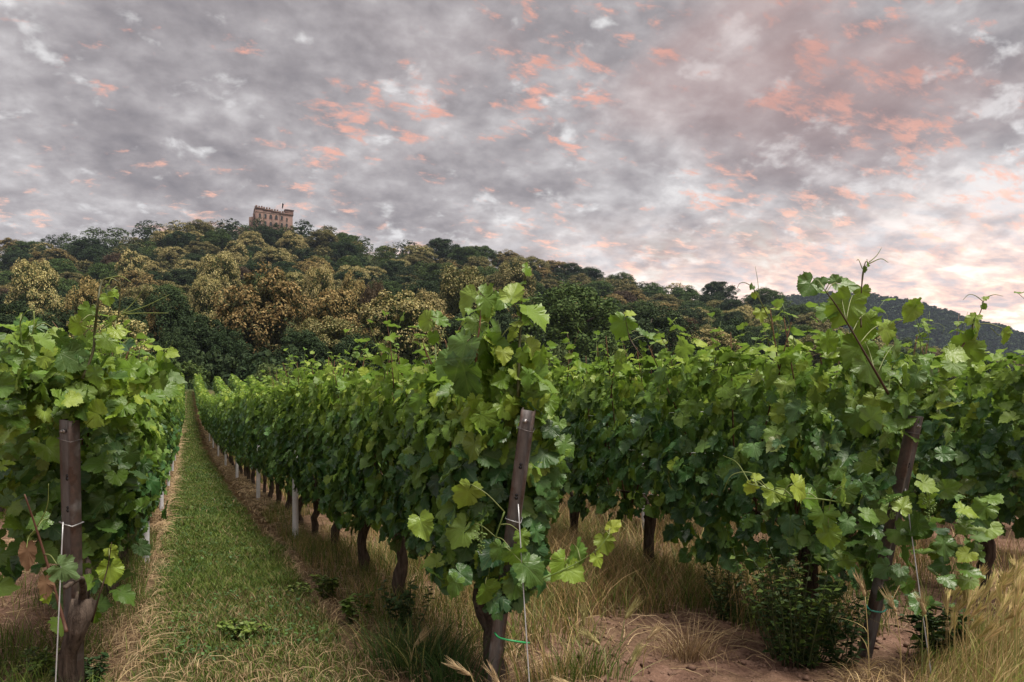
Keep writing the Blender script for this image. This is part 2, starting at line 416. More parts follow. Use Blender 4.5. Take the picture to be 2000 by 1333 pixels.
# ------------------------------------------------------------------ leaves
def leaf_template(rng, detail=2, lobe=1.0):
    half = [(.03, -.02), (.10, -.13), (.24, -.20), (.38, -.15), (.47, -.03), (.45, .06), (.54, .12), (.575, .24), (.56, .36), (.50, .41), (.465, .46), (.47, .55), (.43, .67), (.34, .75), (.245, .79), (.165, .86), (.09, .95)]
    if detail == 1: half = [half[i] for i in (2, 4, 7, 10, 12, 15)]
    if detail == 0: half = [(.3, -.12), (.56, .25), (.38, .68)]
    pts = []
    for i, (x, y) in enumerate(half):
        j = .018 if detail else .05
        deep = 1 - .10 * lobe if (detail == 2 and i in (5, 9, 10)) else 1
        pts.append((x * deep + rng.normal(0, j), y + rng.normal(0, j)))
    if detail == 2:                                     # saw-tooth margin
        q = []
        for i, p in enumerate(pts):
            q.append(p)
            if 1 < i < len(pts) - 1:
                n = pts[i + 1]; mx, my = (p[0] + n[0]) / 2, (p[1] + n[1]) / 2
                q.append((mx * .93, .3 + (my - .3) * .93))
        pts = q
    left = [(-x + rng.normal(0, .015), y + rng.normal(0, .015)) for x, y in pts]
    out = pts + [(0, 1.0)] + left[::-1]
    O = np.array(out); n = len(O); c = np.array([0, .22])
    if detail == 2:
        I = c + (O - c) * .52
        P2 = np.vstack([[c], I, O])
        tr = np.array([(0, 1 + k, 1 + (k + 1) % n) for k in range(n - 1)])
        qd = np.array([(1 + k, 1 + n + k, 1 + n + k + 1, 1 + k + 1) for k in range(n - 1)])
        # the last pair leaves the petiole notch open
        Fs = [tr, qd]
    else:
        P2 = np.vstack([[c], O]); Fs = [np.array([(0, 1 + k, 1 + (k + 1) % n) for k in range(n - 1)])]
    x, y = P2[:, 0], P2[:, 1]
    fold, droop, cup = rng.uniform(.0, .30), rng.uniform(.05, .55), rng.uniform(-.30, .35)
    ph = rng.uniform(0, 6)
    zc = fold * np.abs(x) - droop * np.clip(y, 0, 1) ** 2 * .8 - cup * x * x + .05 * np.sin(9 * x + ph) * np.abs(x) * 2 + .045 * np.sin(11 * y + ph)
    if detail == 2: zc[1 + n:] += rng.normal(0, .022, n)
    tw = rng.uniform(-.35, .35); zc = zc + tw * x * y
    V = np.stack([x, y, zc], 1)
    V[:, 0] -= 0; V[:, 1] += .02
    return V, Fs
RG = np.random.default_rng(7)
T2 = [leaf_template(RG, 2, max(0, RG.normal(.6, .8))) for _ in range(10)]
T1 = [leaf_template(RG, 1) for _ in range(6)]
T0 = [leaf_template(RG, 0) for _ in range(4)]
def place(templates, rng, P, T, N, s, leaf, flat=None):
    """many leaves -> V, F list, attrs"""
    n = len(P); T = nrm(T); N = nrm(N - T * np.sum(N * T, 1, keepdims=True)); X = np.cross(T, N)
    which = rng.integers(0, len(templates), n)
    Vs, Fs, L, LP, off = [], {}, [], [], 0
    for k, (tv, tf) in enumerate(templates):
        i = np.where(which == k)[0]
        if not len(i): continue
        m = len(tv); sx = s[i] * rng.uniform(.9, 1.15, len(i))
        V = P[i][:, None, :] + (tv[None, :, 0:1] * X[i][:, None, :]) * sx[:, None, None] + (tv[None, :, 1:2] * T[i][:, None, :] + tv[None, :, 2:3] * N[i][:, None, :]) * s[i][:, None, None]
        Vs.append(V.reshape(-1, 3))
        o = (np.arange(len(i)) * m)[:, None, None] + off
        for f in tf: Fs.setdefault(f.shape[1], []).append((f[None] + o).reshape(-1, f.shape[1]))
        L.append(np.repeat(leaf[i], m, 0)); LP.append(np.tile(tv, (len(i), 1)))
        off += len(i) * m
    return np.concatenate(Vs), [np.concatenate(v) for v in Fs.values()], {'leaf': np.concatenate(L), 'lp': np.concatenate(LP)}

def vine_leaves(rng, n, zb, zt, w=.21, L=1.0, size=(.085, .135), tmpl=None, seed=0, ends=(0, 0), top_up=.25):
    """leaf wall of one vine: local x across the row, y along it"""
    y = rng.uniform(-L / 2 - .06, L / 2 + .06, n)
    zz = rng.random(n) ** .9
    lump = vnoise(y * 3.1 + seed * 9.7, zz * 3.3 + seed * 3.1, 3)
    low = zb + .16 * (vnoise(y * 2.3 + seed * 5, y * 0, 8) - .45)
    z = low + (zt + .10 * (lump - .5) - low) * zz
    prof = w * (.62 + .75 * np.sin(np.clip(zz, 0, 1) * 2.5 + .25)) * (.70 + .62 * lump)
    side = np.where(rng.random(n) < .5, 1.0, -1.0)
    inner = rng.random(n) < .16
    x = side * prof * np.where(inner, rng.uniform(0, .7, n), rng.uniform(.80, 1.15, n))
    top = zz > .9
    x = np.where(top, rng.uniform(-1, 1, n) * prof, x)
    N = np.stack([side * rng.uniform(.45, 1.0, n), rng.normal(0, .38, n), rng.uniform(.05, .95, n)], 1)
    N = np.where(top[:, None], np.stack([rng.normal(0, .5, n), rng.normal(0, .5, n), rng.uniform(.3, 1, n)], 1), N)
    T = np.stack([side * rng.uniform(.0, .6, n), rng.normal(0, .5, n), -rng.uniform(.25, 1.0, n)], 1)
    T = np.where(top[:, None], np.stack([rng.normal(0, 1, n), rng.normal(0, 1, n), rng.normal(-.1, .35, n)], 1), T)
    for e, sg in ((ends[0], -1.0), (ends[1], 1.0)):
        if e:
            k = rng.random(n) < e
            y = np.where(k, sg * (L / 2 + rng.uniform(-.02, .14, n)), y); x = np.where(k, rng.uniform(-1, 1, n) * prof, x)
            N = np.where(k[:, None], np.stack([rng.normal(0, .5, n), sg * rng.uniform(.5, 1, n), rng.uniform(.1, .9, n)], 1), N)
            T = np.where(k[:, None], np.stack([rng.normal(0, .6, n), sg * .2 + rng.normal(0, .2, n), -rng.uniform(.3, 1, n)], 1), T)
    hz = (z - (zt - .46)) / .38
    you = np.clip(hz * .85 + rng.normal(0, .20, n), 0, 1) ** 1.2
    you = np.where(rng.random(n) < .15, np.clip(you + rng.uniform(.25, .75, n), 0, 1), you)
    s = rng.uniform(size[0], size[1], n) * (1 - .32 * you * rng.random(n))
    s = np.where(inner, s * 1.15, s)
    yel = np.where(rng.random(n) < .016, rng.uniform(.3, .8, n), 0)
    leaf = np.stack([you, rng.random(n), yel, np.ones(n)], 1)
    P = np.stack([x, y, z], 1) - nrm(T) * s[:, None] * .3
    return P, T, N, s, leaf
def young_shoots(rng, k, zt, L=1.0, w=.2, hmax=.24):
    """short upright shoots that break the top line: stems and their small leaves"""
    mbs = []; P, T, N, s, lf = [], [], [], [], []
    for i in range(k):
        mb = MB(); mbs.append(mb); b = np.array([rng.uniform(-w, w), rng.uniform(-L / 2, L / 2), zt - .12]); h = rng.uniform(.10, hmax) + .1
        lean = np.array([rng.normal(0, .12), rng.normal(0, .12), 0]); pts = spline([b, b + lean * .4 + [0, 0, h * .55], b + lean + [0, 0, h]], 7)
        mb.tube(pts, np.linspace(.0035, .0012, 7), 4, (.10, .15, .035) if rng.random() < .7 else (.12, .06, .03))
        for j in (2, 3, 4, 5, 6):
            if rng.random() < .82:
                a = rng.uniform(0, 6.28); P.append(pts[j]); T.append((math.cos(a), math.sin(a), rng.uniform(-.7, .5))); N.append((rng.normal(0, .4), rng.normal(0, .4), 1))
                s.append(rng.uniform(.045, .10) * (1.15 - j * .10)); lf.append((rng.uniform(.6, 1), rng.random(), .35 if rng.random() < .08 else 0, 1))
        if rng.random() < .6:
            q = pts[4]; a = rng.uniform(0, 6.28); dv = np.array([math.cos(a), math.sin(a), 0]) * .07
            mb.tube(spline([q, q + dv * .6 + [0, 0, .04], q + dv * 1.3 + [0, 0, .01], q + dv * 1.1 + [0, 0, -.03]], 8), .0009, 3, (.17, .22, .05))
    return mbs, [np.array(v, float) for v in (P, T, N, s, lf)]
def trunk_mb(rng, top=.42, r=.026, lean=.04, knob=1.0):
    z = np.linspace(-.08, top, 9); p = np.stack([np.cumsum(rng.normal(0, lean * .32, 9)), np.cumsum(rng.normal(0, lean * .32, 9)), z], 1); p[:, :2] -= p[1, :2]
    rr = r * (1.1 + .25 * rng.random(9)); rr[-2:] *= 1.35 * knob; rr[0] *= 1.25
    mb = MB(); mb.tube(p, rr, 9, None, True, .35, rng)
    e = p[-1]
    for sg in (-1, 1):
        mb.tube(spline([e - [0, 0, .03], e + [rng.normal(0, .02), sg * .10, .09], e + [rng.normal(0, .02), sg * .34, .12 + rng.normal(0, .02)]], 7), np.linspace(r * .55, r * .28, 7), 6, None, True, .25, rng)
    for _ in range(4):
        a = rng.uniform(0, 6.28); q = e + np.array([math.cos(a) * r, math.sin(a) * r, rng.uniform(-.05, .02)])
        mb.tube([q - [0, 0, .02], q + [math.cos(a) * .006, math.sin(a) * .006, 0], q + [0, 0, .025]], [r * .35, r * .55, r * .2], 6, None, True, .3, rng)
    return mb
def cane_mb(rng, zt):
    mb = MB(); b = np.array([rng.normal(0, .02), rng.uniform(-.45, .45), .45])
    pts = spline([b, b + [rng.normal(0, .05), rng.normal(0, .06), .35], b + [rng.normal(0, .10), rng.normal(0, .1), zt - .40 + rng.uniform(0, .12)]], 8)
    mb.tube(pts, np.linspace(.006, .003, 8), 5); return mb

VINE_GROUP = 'grapevines trained along the wire trellis rows'
ORD = 'first second third fourth fifth sixth seventh eighth ninth tenth eleventh twelfth thirteenth fourteenth fifteenth sixteenth seventeenth eighteenth nineteenth twentieth'.split()
TENS = {20: 'twenty', 30: 'thirty', 40: 'forty', 50: 'fifty', 60: 'sixty', 70: 'seventy', 80: 'eighty', 90: 'ninety'}
def ordinal(n):
    if n <= 20: return ORD[n - 1]
    if n >= 100: return ('hundred-and-' if n < 200 else 'two-hundred-and-') + ordinal(n % 100) if n % 100 else 'hundredth'
    return TENS[n // 10 * 10] + '-' + ORD[n % 10 - 1] if n % 10 else TENS[n // 10 * 10][:-1] + 'ieth'
def ztop(t): return float(np.interp(t, [2, 3.8, 6.9, 14, 30, 80], [1.16, 1.24, 1.42, 1.58, 1.72, 1.72]))
def place_root(o, u, t):
    p = ut(u, t); o.location = (p[0], p[1], float(ground_z(p[0], p[1]))); o.rotation_euler = (0, 0, A)
def near_vine(u, t, seed, n=430, zb=.40, label='', ends=(0, 0), w=.21, tmpl=None, zt=None, shoots=7, canes=4, L=1.0, trunk=(.42, .026), size=(.085, .14), trunk_dy=0.0):
    rng = np.random.default_rng(seed)
    o = empty('grapevine', (0, 0, 0), label, 'grapevine', VINE_GROUP); place_root(o, u, t)
    zt = zt or ztop(t)
    tm = trunk_mb(rng, *trunk); 
    if trunk_dy:
        for v in tm.v: v[:, 1] += trunk_dy
    tm.build('trunk', M_BARK, o, True)
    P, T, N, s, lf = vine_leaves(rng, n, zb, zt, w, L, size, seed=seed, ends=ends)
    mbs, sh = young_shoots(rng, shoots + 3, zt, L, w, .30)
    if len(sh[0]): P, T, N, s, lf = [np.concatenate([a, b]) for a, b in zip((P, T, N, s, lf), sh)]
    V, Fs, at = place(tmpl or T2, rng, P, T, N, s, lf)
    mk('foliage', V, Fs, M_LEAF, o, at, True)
    for mb in mbs: mb.build('young_shoot', M_STEM, o, True)
    for _ in range(canes): cane_mb(rng, zt).build('cane', M_CANE, o, True)
    return o
ROWU = {'L3': -3.35, 'L2': -1.86, 'L1': -.38, 'R1': 1.06, 'R2': 2.62, 'R3': 4.14, 'R4': 5.66, 'R5': 7.18, 'R6': 8.7, 'R7': 10.2, 'R8': 11.7}
ROWN = {'L3': 'in the second row beyond the upright post', 'L2': 'in the row beyond the upright end post', 'L1': 'in the row beside the upright end post', 'R1': 'in the row bordering the grassy path and white stakes',
        'R2': 'in the row ending at the rusty post', 'R3': 'in the row behind the rusty post', 'R4': 'in the second row behind the rusty post', 'R5': 'in the third row behind the rusty post'}
VINES = {}
def build_vines():
    k = 0
    plan = {'L1': (3.72, 7), 'R1': (2.85, 8), 'R2': (2.75, 6), 'R3': (2.6, 4), 'L2': (0, 0)}
    for row in ('L1', 'R1', 'R2', 'R3'):
        t0, cnt = plan[row]
        for i in range(cnt):
            t = t0 + .93 * i; lab = '%s grapevine from the end %s' % (ordinal(i + 1), ROWN[row]); k += 1
            kw = dict(n=860 if i < 5 else 660, size=(.056, .096))
            if i == 0:
                kw.update(ends=(.22, 0), n=1000)
                if row == 'R1': kw.update(zb=.40, w=.13, L=.92, trunk=(.34, .036), trunk_dy=-.34, size=(.058, .105), shoots=8)
                if row == 'L1': kw.update(zb=.42, w=.145, L=.8, ends=(.12, 0), trunk=(.38, .024), trunk_dy=-.86, zt=1.17, size=(.056, .096), shoots=5, n=700)
                if row == 'R2': kw.update(zb=.33, w=.24, L=.95, zt=1.36, size=(.09, .15), trunk_dy=-.3); kw['size'] = (.058, .10)
            if row == 'R2' and i: kw.update(zt=1.34 + .02 * i, zb=.44)
            if row == 'R3': kw.update(zt=1.40, zb=.40)
            if row == 'L1' and i: kw.update(zb=.36, w=.145)
            if row == 'R1' and i: kw.update(w=.16)
            VINES[row, i] = near_vine(ROWU[row], t, 100 + k, label=lab, **kw)
    # further vines share a handful of leaf walls
    protos = []
    for q in range(7):
        rng = np.random.default_rng(500 + q)
        o = empty('grapevine', (0, 0, 0)); trunk_mb(rng).build('trunk', M_BARK, o, True)
        P, T, N, s, lf = vine_leaves(rng, 620, .38, 1.5, .20, 1.0, (.062, .102), seed=40 + q)
        mbs, sh = young_shoots(rng, 6, 1.5)
        P, T, N, s, lf = [np.concatenate([a, b]) for a, b in zip((P, T, N, s, lf), sh)]
        V, Fs, at = place(T1, rng, P, T, N, s, lf); mk('foliage', V, Fs, M_LEAF, o, at, True)
        protos.append(o)
    used = set(); rr = random.Random(4)
    for row, (n0, tend) in {'L1': (7, 32), 'L2': (0, 30), 'R1': (8, 34), 'R2': (6, 34), 'R3': (4, 24), 'R4': (0, 14), 'R5': (0, 12), 'L3': (0, 20)}.items():
        t = (plan[row][0] + .93 * n0) if row in plan and n0 else {'L2': 8.6, 'R4': 3.2, 'R5': 4.0, 'L3': 15.0}[row]
        i = n0
        while t < tend:
            q = rr.randrange(7); o = protos[q] if q not in used else copy_tree(protos[q]); used.add(q)
            tag(o, '%s grapevine from the end %s' % (ordinal(i + 1), ROWN[row]), 'grapevine', VINE_GROUP)
            place_root(o, ROWU[row], t)
            if rr.random() < .5: o.rotation_euler[2] += math.pi
            o.scale = (rr.uniform(.9, 1.15) * (.75 if row == 'L1' else .9 if row == 'R1' else 1), 1, ztop(t) / 1.5 * rr.uniform(.95, 1.05))
            t += .93; i += 1
    # beyond that the rows merge into green bands
    rng = np.random.default_rng(77); Ps = []
    for row, u in ROWU.items():
        ts = {'L1': 32, 'L2': 30, 'R1': 34, 'R2': 34, 'R3': 24, 'R4': 14, 'R5': 12, 'L3': 20}.get(row, 16)
        end = 73.5 if row != 'R2' else 71
        t = ts
        while t < end:
            n = 130 if t < 45 else 80
            P, T, N, s, lf = vine_leaves(rng, n, .40, ztop(t), .17 if row == 'L1' else .21, 1.0, (.15, .23), seed=int(t * 3) + int(u * 10))
            W_ = P[:, 0:1] * PR[None] + P[:, 1:2] * D[None] + ut(u, t)[None]; W_[:, 2] = P[:, 2] + height(W_[:, 0], W_[:, 1])
            rot = lambda v: v[:, 0:1] * PR[None] + v[:, 1:2] * D[None] + np.array([[0, 0, 1.0]]) * v[:, 2:3]
            lf[:, 0] = np.clip(lf[:, 0] + .15, 0, 1)
            Ps.append((W_, rot(T), rot(N), s, lf)); t += .95
    P, T, N, s, lf = [np.concatenate([p[j] for p in Ps]) for j in range(5)]
    V, Fs, at = place(T0, rng, P, T, N, s, lf)
    tag(mk('distant_vine_foliage', V, Fs, M_LEAF, None, at, True), 'far ends of the vine rows merging into green bands below the wood', 'vineyard', kind='stuff')
build_vines()

# long free shoots above the rows, built on their vines
def to_local(o, P):
    P = np.asarray(P, float) - np.array(o.location); c, s = math.cos(-A), math.sin(-A)
    return np.stack([P[..., 0] * c - P[..., 1] * s, P[..., 0] * s + P[..., 1] * c, P[..., 2]], -1)
def hero_shoot(vine, seed, Y, stem, r, leaves=(), tendrils=(), col=(.10, .05, .025), label=None):
    """stem / tendril points in photo pixels at depth Y; leaves: (x, y, size px, tip dx, tip dy, youth)"""
    rng = np.random.default_rng(seed); o = VINES[vine]
    dep = lambda n, a=.05: Y + np.cumsum(rng.normal(0, a, n)) * .5
    pts = np.array([px(x, y, d) for (x, y), d in zip(stem, dep(len(stem)))])
    mb = MB(); n = 4 * len(stem); sp = to_local(o, spline(pts, n)); mb.tube(sp, np.linspace(r, r * .35, n), 6, col)
    st = mb.build('shoot', M_STEM, o, True)
    for td in tendrils:
        tp = np.array([px(x, y, d) for (x, y), d in zip(td, dep(len(td), .03))])
        m2 = MB(); m2.tube(to_local(o, spline(tp, 16)), np.linspace(.0022, .0009, 16), 4, (.15, .19, .045)); m2.build('tendril', M_STEM, st, True)
    for (x, y, sz, dx, dy, yo) in leaves:
        s = sz / F * Y; c = px(x, y, Y + rng.normal(0, .04)); T = np.array([dx, rng.normal(0, .35), -dy], float); T /= np.linalg.norm(T)
        N = np.array([rng.normal(0, .45), -rng.uniform(.35, 1.0), rng.uniform(.2, .9)])
        b = c - T * s * .45
        V, Fs, at = place(T2, rng, b[None], T[None], N[None], np.array([s]), np.array([[yo, rng.random(), .5 if yo > .97 else 0, 1]]))
        mk('leaf', to_local(o, V), Fs, M_LEAF, st, at, True)
        i = np.argmin(np.linalg.norm(to_local(o, b) - sp, axis=1)); lb = to_local(o, b)
        if np.linalg.norm(sp[i] - lb) < .30:
            m3 = MB(); m3.tube(spline([sp[i], (sp[i] + lb) / 2 + [0, 0, .012], lb], 7), np.linspace(.0022, .0016, 7), 4, (.14, .17, .05)); m3.build('petiole', M_STEM, st, True)
GRN = (.11, .17, .04)
def build_hero_shoots():
    hero_shoot(('L1', 0), 1, 2.42, [(161, 740), (182, 686), (185, 647), (191, 595), (196, 560), (206, 545), (224, 547), (234, 562), (233, 602), (228, 630)], .0055,
               [(212, 586, 24, .3, 1, .8), (225, 575, 18, .6, 1, .9), (205, 560, 16, -.8, .8, .9), (150, 640, 38, -.8, .9, .6), (170, 610, 34, -.3, .9, .7), (230, 650, 30, .6, .8, .9)],
               [[(238, 614), (262, 590), (284, 560)], [(238, 614), (285, 598), (331, 576)], [(238, 614), (280, 612), (329, 612)], [(206, 545), (235, 540), (256, 552)], [(238, 614), (215, 632), (192, 648)]], (.06, .065, .025))
    hero_shoot(('L1', 0), 2, 2.38, [(44, 690), (41, 650), (40, 630), (52, 609), (64, 606)], .003, [(46, 648, 22, .5, .8, .9), (38, 618, 14, -.8, .4, .8)],
               [[(52, 609), (60, 600), (68, 594)], [(66, 608), (66, 640), (55, 675)], [(66, 642), (85, 632), (104, 641)]], GRN)
    hero_shoot(('L1', 1), 3, 2.9, [(300, 745), (312, 715), (320, 690), (326, 668)], .003, [(318, 706, 42, .2, -.6, .95), (305, 728, 44, -.2, .9, .8), (336, 690, 24, 1, .1, .9)], [[(320, 690), (334, 675), (337, 666)]], GRN)
    hero_shoot(('R1', 0), 4, 2.52, [(1012, 775), (1014, 700), (1016, 640), (1020, 575), (1027, 532)], .0062,
               [(1003, 572, 50, .25, -.7, .55), (978, 588, 44, -.8, .8, .6), (1048, 612, 66, .7, .55, .75), (1032, 528, 24, .6, .2, .9), (1008, 632, 24, -1, .1, 1.0), (1000, 655, 34, -.5, .8, .8), (1040, 690, 50, .5, .9, .7), (985, 700, 62, -.4, .9, .45)],
               [[(1016, 625), (990, 645), (978, 665), (975, 700)], [(1018, 705), (1055, 702), (1072, 706), (1058, 745)], [(1016, 640), (1030, 628), (1040, 615)]], (.07, .075, .025))
    hero_shoot(('R1', 0), 5, 2.55, [(928, 720), (933, 670), (938, 625), (940, 598)], .0045,
               [(916, 590, 56, -.5, .8, .35), (958, 592, 58, .7, .5, .4), (948, 612, 34, .3, 1, .8), (925, 640, 44, -.7, .9, .5), (902, 690, 84, -.5, .9, .2), (908, 745, 96, .1, 1, .15), (962, 690, 70, .5, 1, .3), (975, 650, 52, .8, .5, .5), (875, 715, 60, -.7, .7, .4)], [], (.16, .07, .04))
    hero_shoot(('R1', 1), 6, 3.1, [(852, 710), (850, 672), (847, 642)], .0035, [(830, 630, 38, -1, .35, .5), (862, 626, 40, .9, .35, .6), (848, 660, 24, .2, 1, .9)], [[(852, 690), (862, 660), (868, 640)]], GRN)
    hero_shoot(('R1', 2), 7, 3.9, [(772, 740), (774, 715), (772, 700)], .003, [(790, 722, 36, .7, .6, .9), (775, 735, 30, -.2, 1, .9)], [[(772, 705), (768, 690), (772, 680)]], GRN)
    hero_shoot(('R2', 0), 8, 2.72, [(1735, 770), (1715, 735), (1690, 692), (1660, 640), (1632, 595), (1610, 566)], .0052,
               [(1580, 560, 46, -.5, .8, .15), (1606, 549, 24, .7, -.6, .25), (1630, 545, 24, -.2, -.9, .3), (1655, 556, 44, .9, .25, .2), (1650, 604, 66, -.5, .9, .75), (1618, 612, 48, -.6, .8, .7), (1690, 640, 62, .0, 1, .85), (1734, 650, 46, .4, .9, .8), (1672, 690, 70, -.5, .7, .5), (1755, 690, 52, .7, .6, .4), (1700, 725, 60, .3, .9, .3)],
               [[(1720, 740), (1718, 755), (1735, 760), (1738, 740)], [(1612, 568), (1618, 556), (1616, 548)]], (.05, .028, .018))
    hero_shoot(('R2', 0), 9, 2.75, [(1682, 640), (1681, 610), (1683, 557), (1686, 528), (1698, 512)], .0035,
               [(1684, 573, 28, .1, 1, .6), (1694, 516, 13, .5, .6, .4), (1690, 528, 12, .6, .8, .4)],
               [[(1698, 512), (1712, 500), (1722, 484)], [(1698, 515), (1720, 506), (1735, 513)], [(1684, 525), (1677, 508), (1673, 510)]], (.07, .05, .025))
    hero_shoot(('R2', 1), 10, 3.1, [(1508, 645), (1503, 625), (1489, 596), (1471, 564), (1456, 553), (1445, 554), (1440, 563)], .003,
               [(1487, 616, 26, .0, 1, .9), (1474, 578, 13, .2, 1, .7), (1468, 562, 10, -.4, .6, .5)], [[(1483, 585), (1480, 550), (1475, 521)]], (.10, .12, .03))
    hero_shoot(('R3', 0), 11, 3.0, [(1872, 690), (1895, 650), (1914, 612), (1922, 586)], .0042,
               [(1912, 640, 48, .5, .9, .95), (1900, 622, 26, -.7, .5, .8), (1961, 657, 32, .2, 1, .95), (1922, 600, 12, .6, .7, .6), (1926, 582, 12, .8, -.3, .6), (1880, 690, 74, -.5, .6, .7)],
               [[(1921, 590), (1905, 578), (1892, 576), (1881, 586)], [(1924, 582), (1942, 576), (1959, 579)], [(1935, 640), (1950, 655), (1958, 650)]], (.10, .07, .03))
    hero_shoot(('R3', 0), 12, 3.1, [(1800, 690), (1795, 650), (1788, 610)], .003, [(1778, 612, 42, -.5, 1, .7), (1790, 592, 22, .3, -.7, .8), (1810, 640, 26, .7, .5, .3)], [], GRN)
    hero_shoot(('R2', 2), 13, 4.3, [(1270, 720), (1248, 690), (1230, 660), (1222, 625)], .0045, [(1214, 638, 46, -.4, 1, .95), (1232, 612, 22, .8, -.2, .9), (1260, 650, 30, 1, .1, .35), (1280, 665, 40, .9, .4, .4)], [[(1245, 685), (1236, 705), (1246, 720)]], (.06, .035, .02))
    hero_shoot(('R2', 0), 14, 2.62, [(1660, 985), (1600, 975), (1545, 972), (1500, 955), (1462, 945)], .0035,
               [(1645, 962, 62, .5, .6, .55), (1588, 976, 58, .9, .4, .9), (1565, 955, 48, .8, .4, .8), (1532, 962, 46, -.4, .5, .75), (1508, 968, 38, -.5, .9, .95), (1466, 955, 26, -.2, 1, 1.0), (1478, 932, 22, .5, -.2, .9), (1610, 1015, 46, .1, 1, .8), (1620, 1050, 44, .1, 1, .7)],
               [[(1500, 955), (1470, 925), (1430, 928), (1412, 962)], [(1465, 945), (1440, 905), (1412, 890)]], GRN)
    hero_shoot(('R1', 0), 15, 2.5, [(1050, 1135), (1090, 1118), (1130, 1098), (1165, 1075), (1190, 1045)], .003,
               [(1095, 1108, 56, -.5, .7, .8), (1132, 1090, 60, .3, .8, .35), (1120, 1118, 44, .9, .4, .9), (1182, 1064, 40, .2, 1, .99), (1200, 1026, 30, .5, -.5, .99), (1168, 1095, 28, .4, 1, .9)], [], GRN)
    hero_shoot(('R1', 0), 16, 2.42, [(985, 1000), (965, 1060), (958, 1100), (950, 1150)], .003,
               [(956, 1102, 62, -.2, 1, .75), (948, 1160, 50, .0, 1, .6), (900, 1040, 60, -.6, .8, .4), (1010, 1090, 46, .6, .8, .5), (1040, 1115, 58, .8, .6, .35), (912, 970, 56, -.3, 1, .5), (1020, 1055, 36, .3, 1, .7)], [], GRN)
    hero_shoot(('L1', 0), 17, 2.3, [(130, 1235), (122, 1205), (95, 1110), (70, 1030), (48, 966)], .0065, [(75, 1020, 40, -.8, .3, .2), (92, 1170, 22, .1, 1, .9), (130, 1115, 46, .6, .8, .1)], [[(72, 1030), (92, 990), (95, 945)], [(72, 1032), (56, 1050), (52, 1070)]], (.11, .055, .035))
    hero_shoot(('L1', 0), 18, 2.45, [(180, 1215), (195, 1160), (210, 1110), (218, 1060)], .0035, [(182, 1200, 44, -.1, 1, .95), (216, 1120, 46, .1, .9, .9), (220, 1080, 26, .5, .6, .8), (165, 1145, 36, -.8, .5, .6)], [], (.05, .03, .02))
    # two withered leaves hang from the lowest shoot
    o = VINES['L1', 0]; rng = np.random.default_rng(9)
    for (x, y, sz) in ((52, 1090, 52), (88, 1150, 44)):
        b = px(x, y - sz * .5, 2.3); V, Fs, at = place(T2[:3], rng, b[None], np.array([[.05, 0, -1.0]]), np.array([[.6, -.7, .1]]), np.array([sz / F * 2.3]), np.array([[0, .5, 0, 1.0]]))
        c = V.mean(0); V[:, :2] = c[:2] + (V[:, :2] - c[:2]) * .55
        wl = mk('withered_leaf', to_local(o, V), Fs, M_DRY, o, at, True); tag(wl, 'withered brown curled leaf')
def leaf_cluster(vine, seed, Y, n, cx, cy, sx, sy, size, you, dY=.10):
    """loose leaves on one vine round a point of the leaf wall"""
    rng = np.random.default_rng(seed); o = VINES[vine]; c = px(cx, cy, Y); k = Y / F
    P = c + np.stack([rng.normal(0, sx * k, n), rng.normal(0, dY, n), rng.normal(0, sy * k, n)], 1)
    T = np.stack([rng.normal(0, .7, n), rng.normal(-.2, .4, n), -rng.uniform(-.2, 1, n)], 1); N = np.stack([rng.normal(0, .5, n), -rng.uniform(.0, 1, n), rng.uniform(.1, 1, n)], 1)
    s = size * rng.uniform(.65, 1.15, n); yo = np.clip(rng.normal(you, .22, n), 0, 1)
    V, Fs, at = place(T2, rng, P - nrm(T) * s[:, None] * .4, T, N, s, np.stack([yo, rng.random(n), np.where(rng.random(n) < .03, .5, 0), np.ones(n)], 1))
    mk('side_foliage', to_local(o, V), Fs, M_LEAF, o, at, True)
def build_clusters():
    leaf_cluster(('L1', 0), 51, 2.55, 170, 145, 735, 66, 42, .08, .62, .13)
    leaf_cluster(('L1', 0), 63, 2.36, 16, 128, 800, 26, 14, .08, .5, .05)
    leaf_cluster(('L1', 0), 52, 2.45, 70, 55, 760, 40, 55, .085, .5, .10)
    leaf_cluster(('L1', 0), 53, 2.55, 34, 66, 1040, 30, 75, .085, .25, .06)
    leaf_cluster(('L1', 0), 60, 2.75, 150, 40, 930, 50, 85, .08, .45, .16)
    leaf_cluster(('L1', 0), 61, 2.75, 70, 205, 960, 34, 95, .08, .15, .08)
    leaf_cluster(('R2', 0), 54, 2.74, 44, 1790, 775, 40, 38, .082, .35, .07)
    leaf_cluster(('R2', 0), 55, 2.72, 34, 1725, 1040, 38, 60, .08, .25, .05)
    leaf_cluster(('R2', 0), 56, 2.75, 40, 1855, 1060, 40, 75, .08, .35, .06)
    leaf_cluster(('R1', 0), 57, 2.5, 26, 1036, 760, 18, 45, .08, .6, .06)
    leaf_cluster(('R1', 0), 58, 2.6, 16, 1045, 900, 12, 70, .078, .4, .08)
    leaf_cluster(('R1', 0), 59, 2.62, 44, 900, 1060, 40, 55, .08, .3, .10)
M_DRY = plain('withered_leaf', (.15, .09, .05), .8, .2, 0, 40)
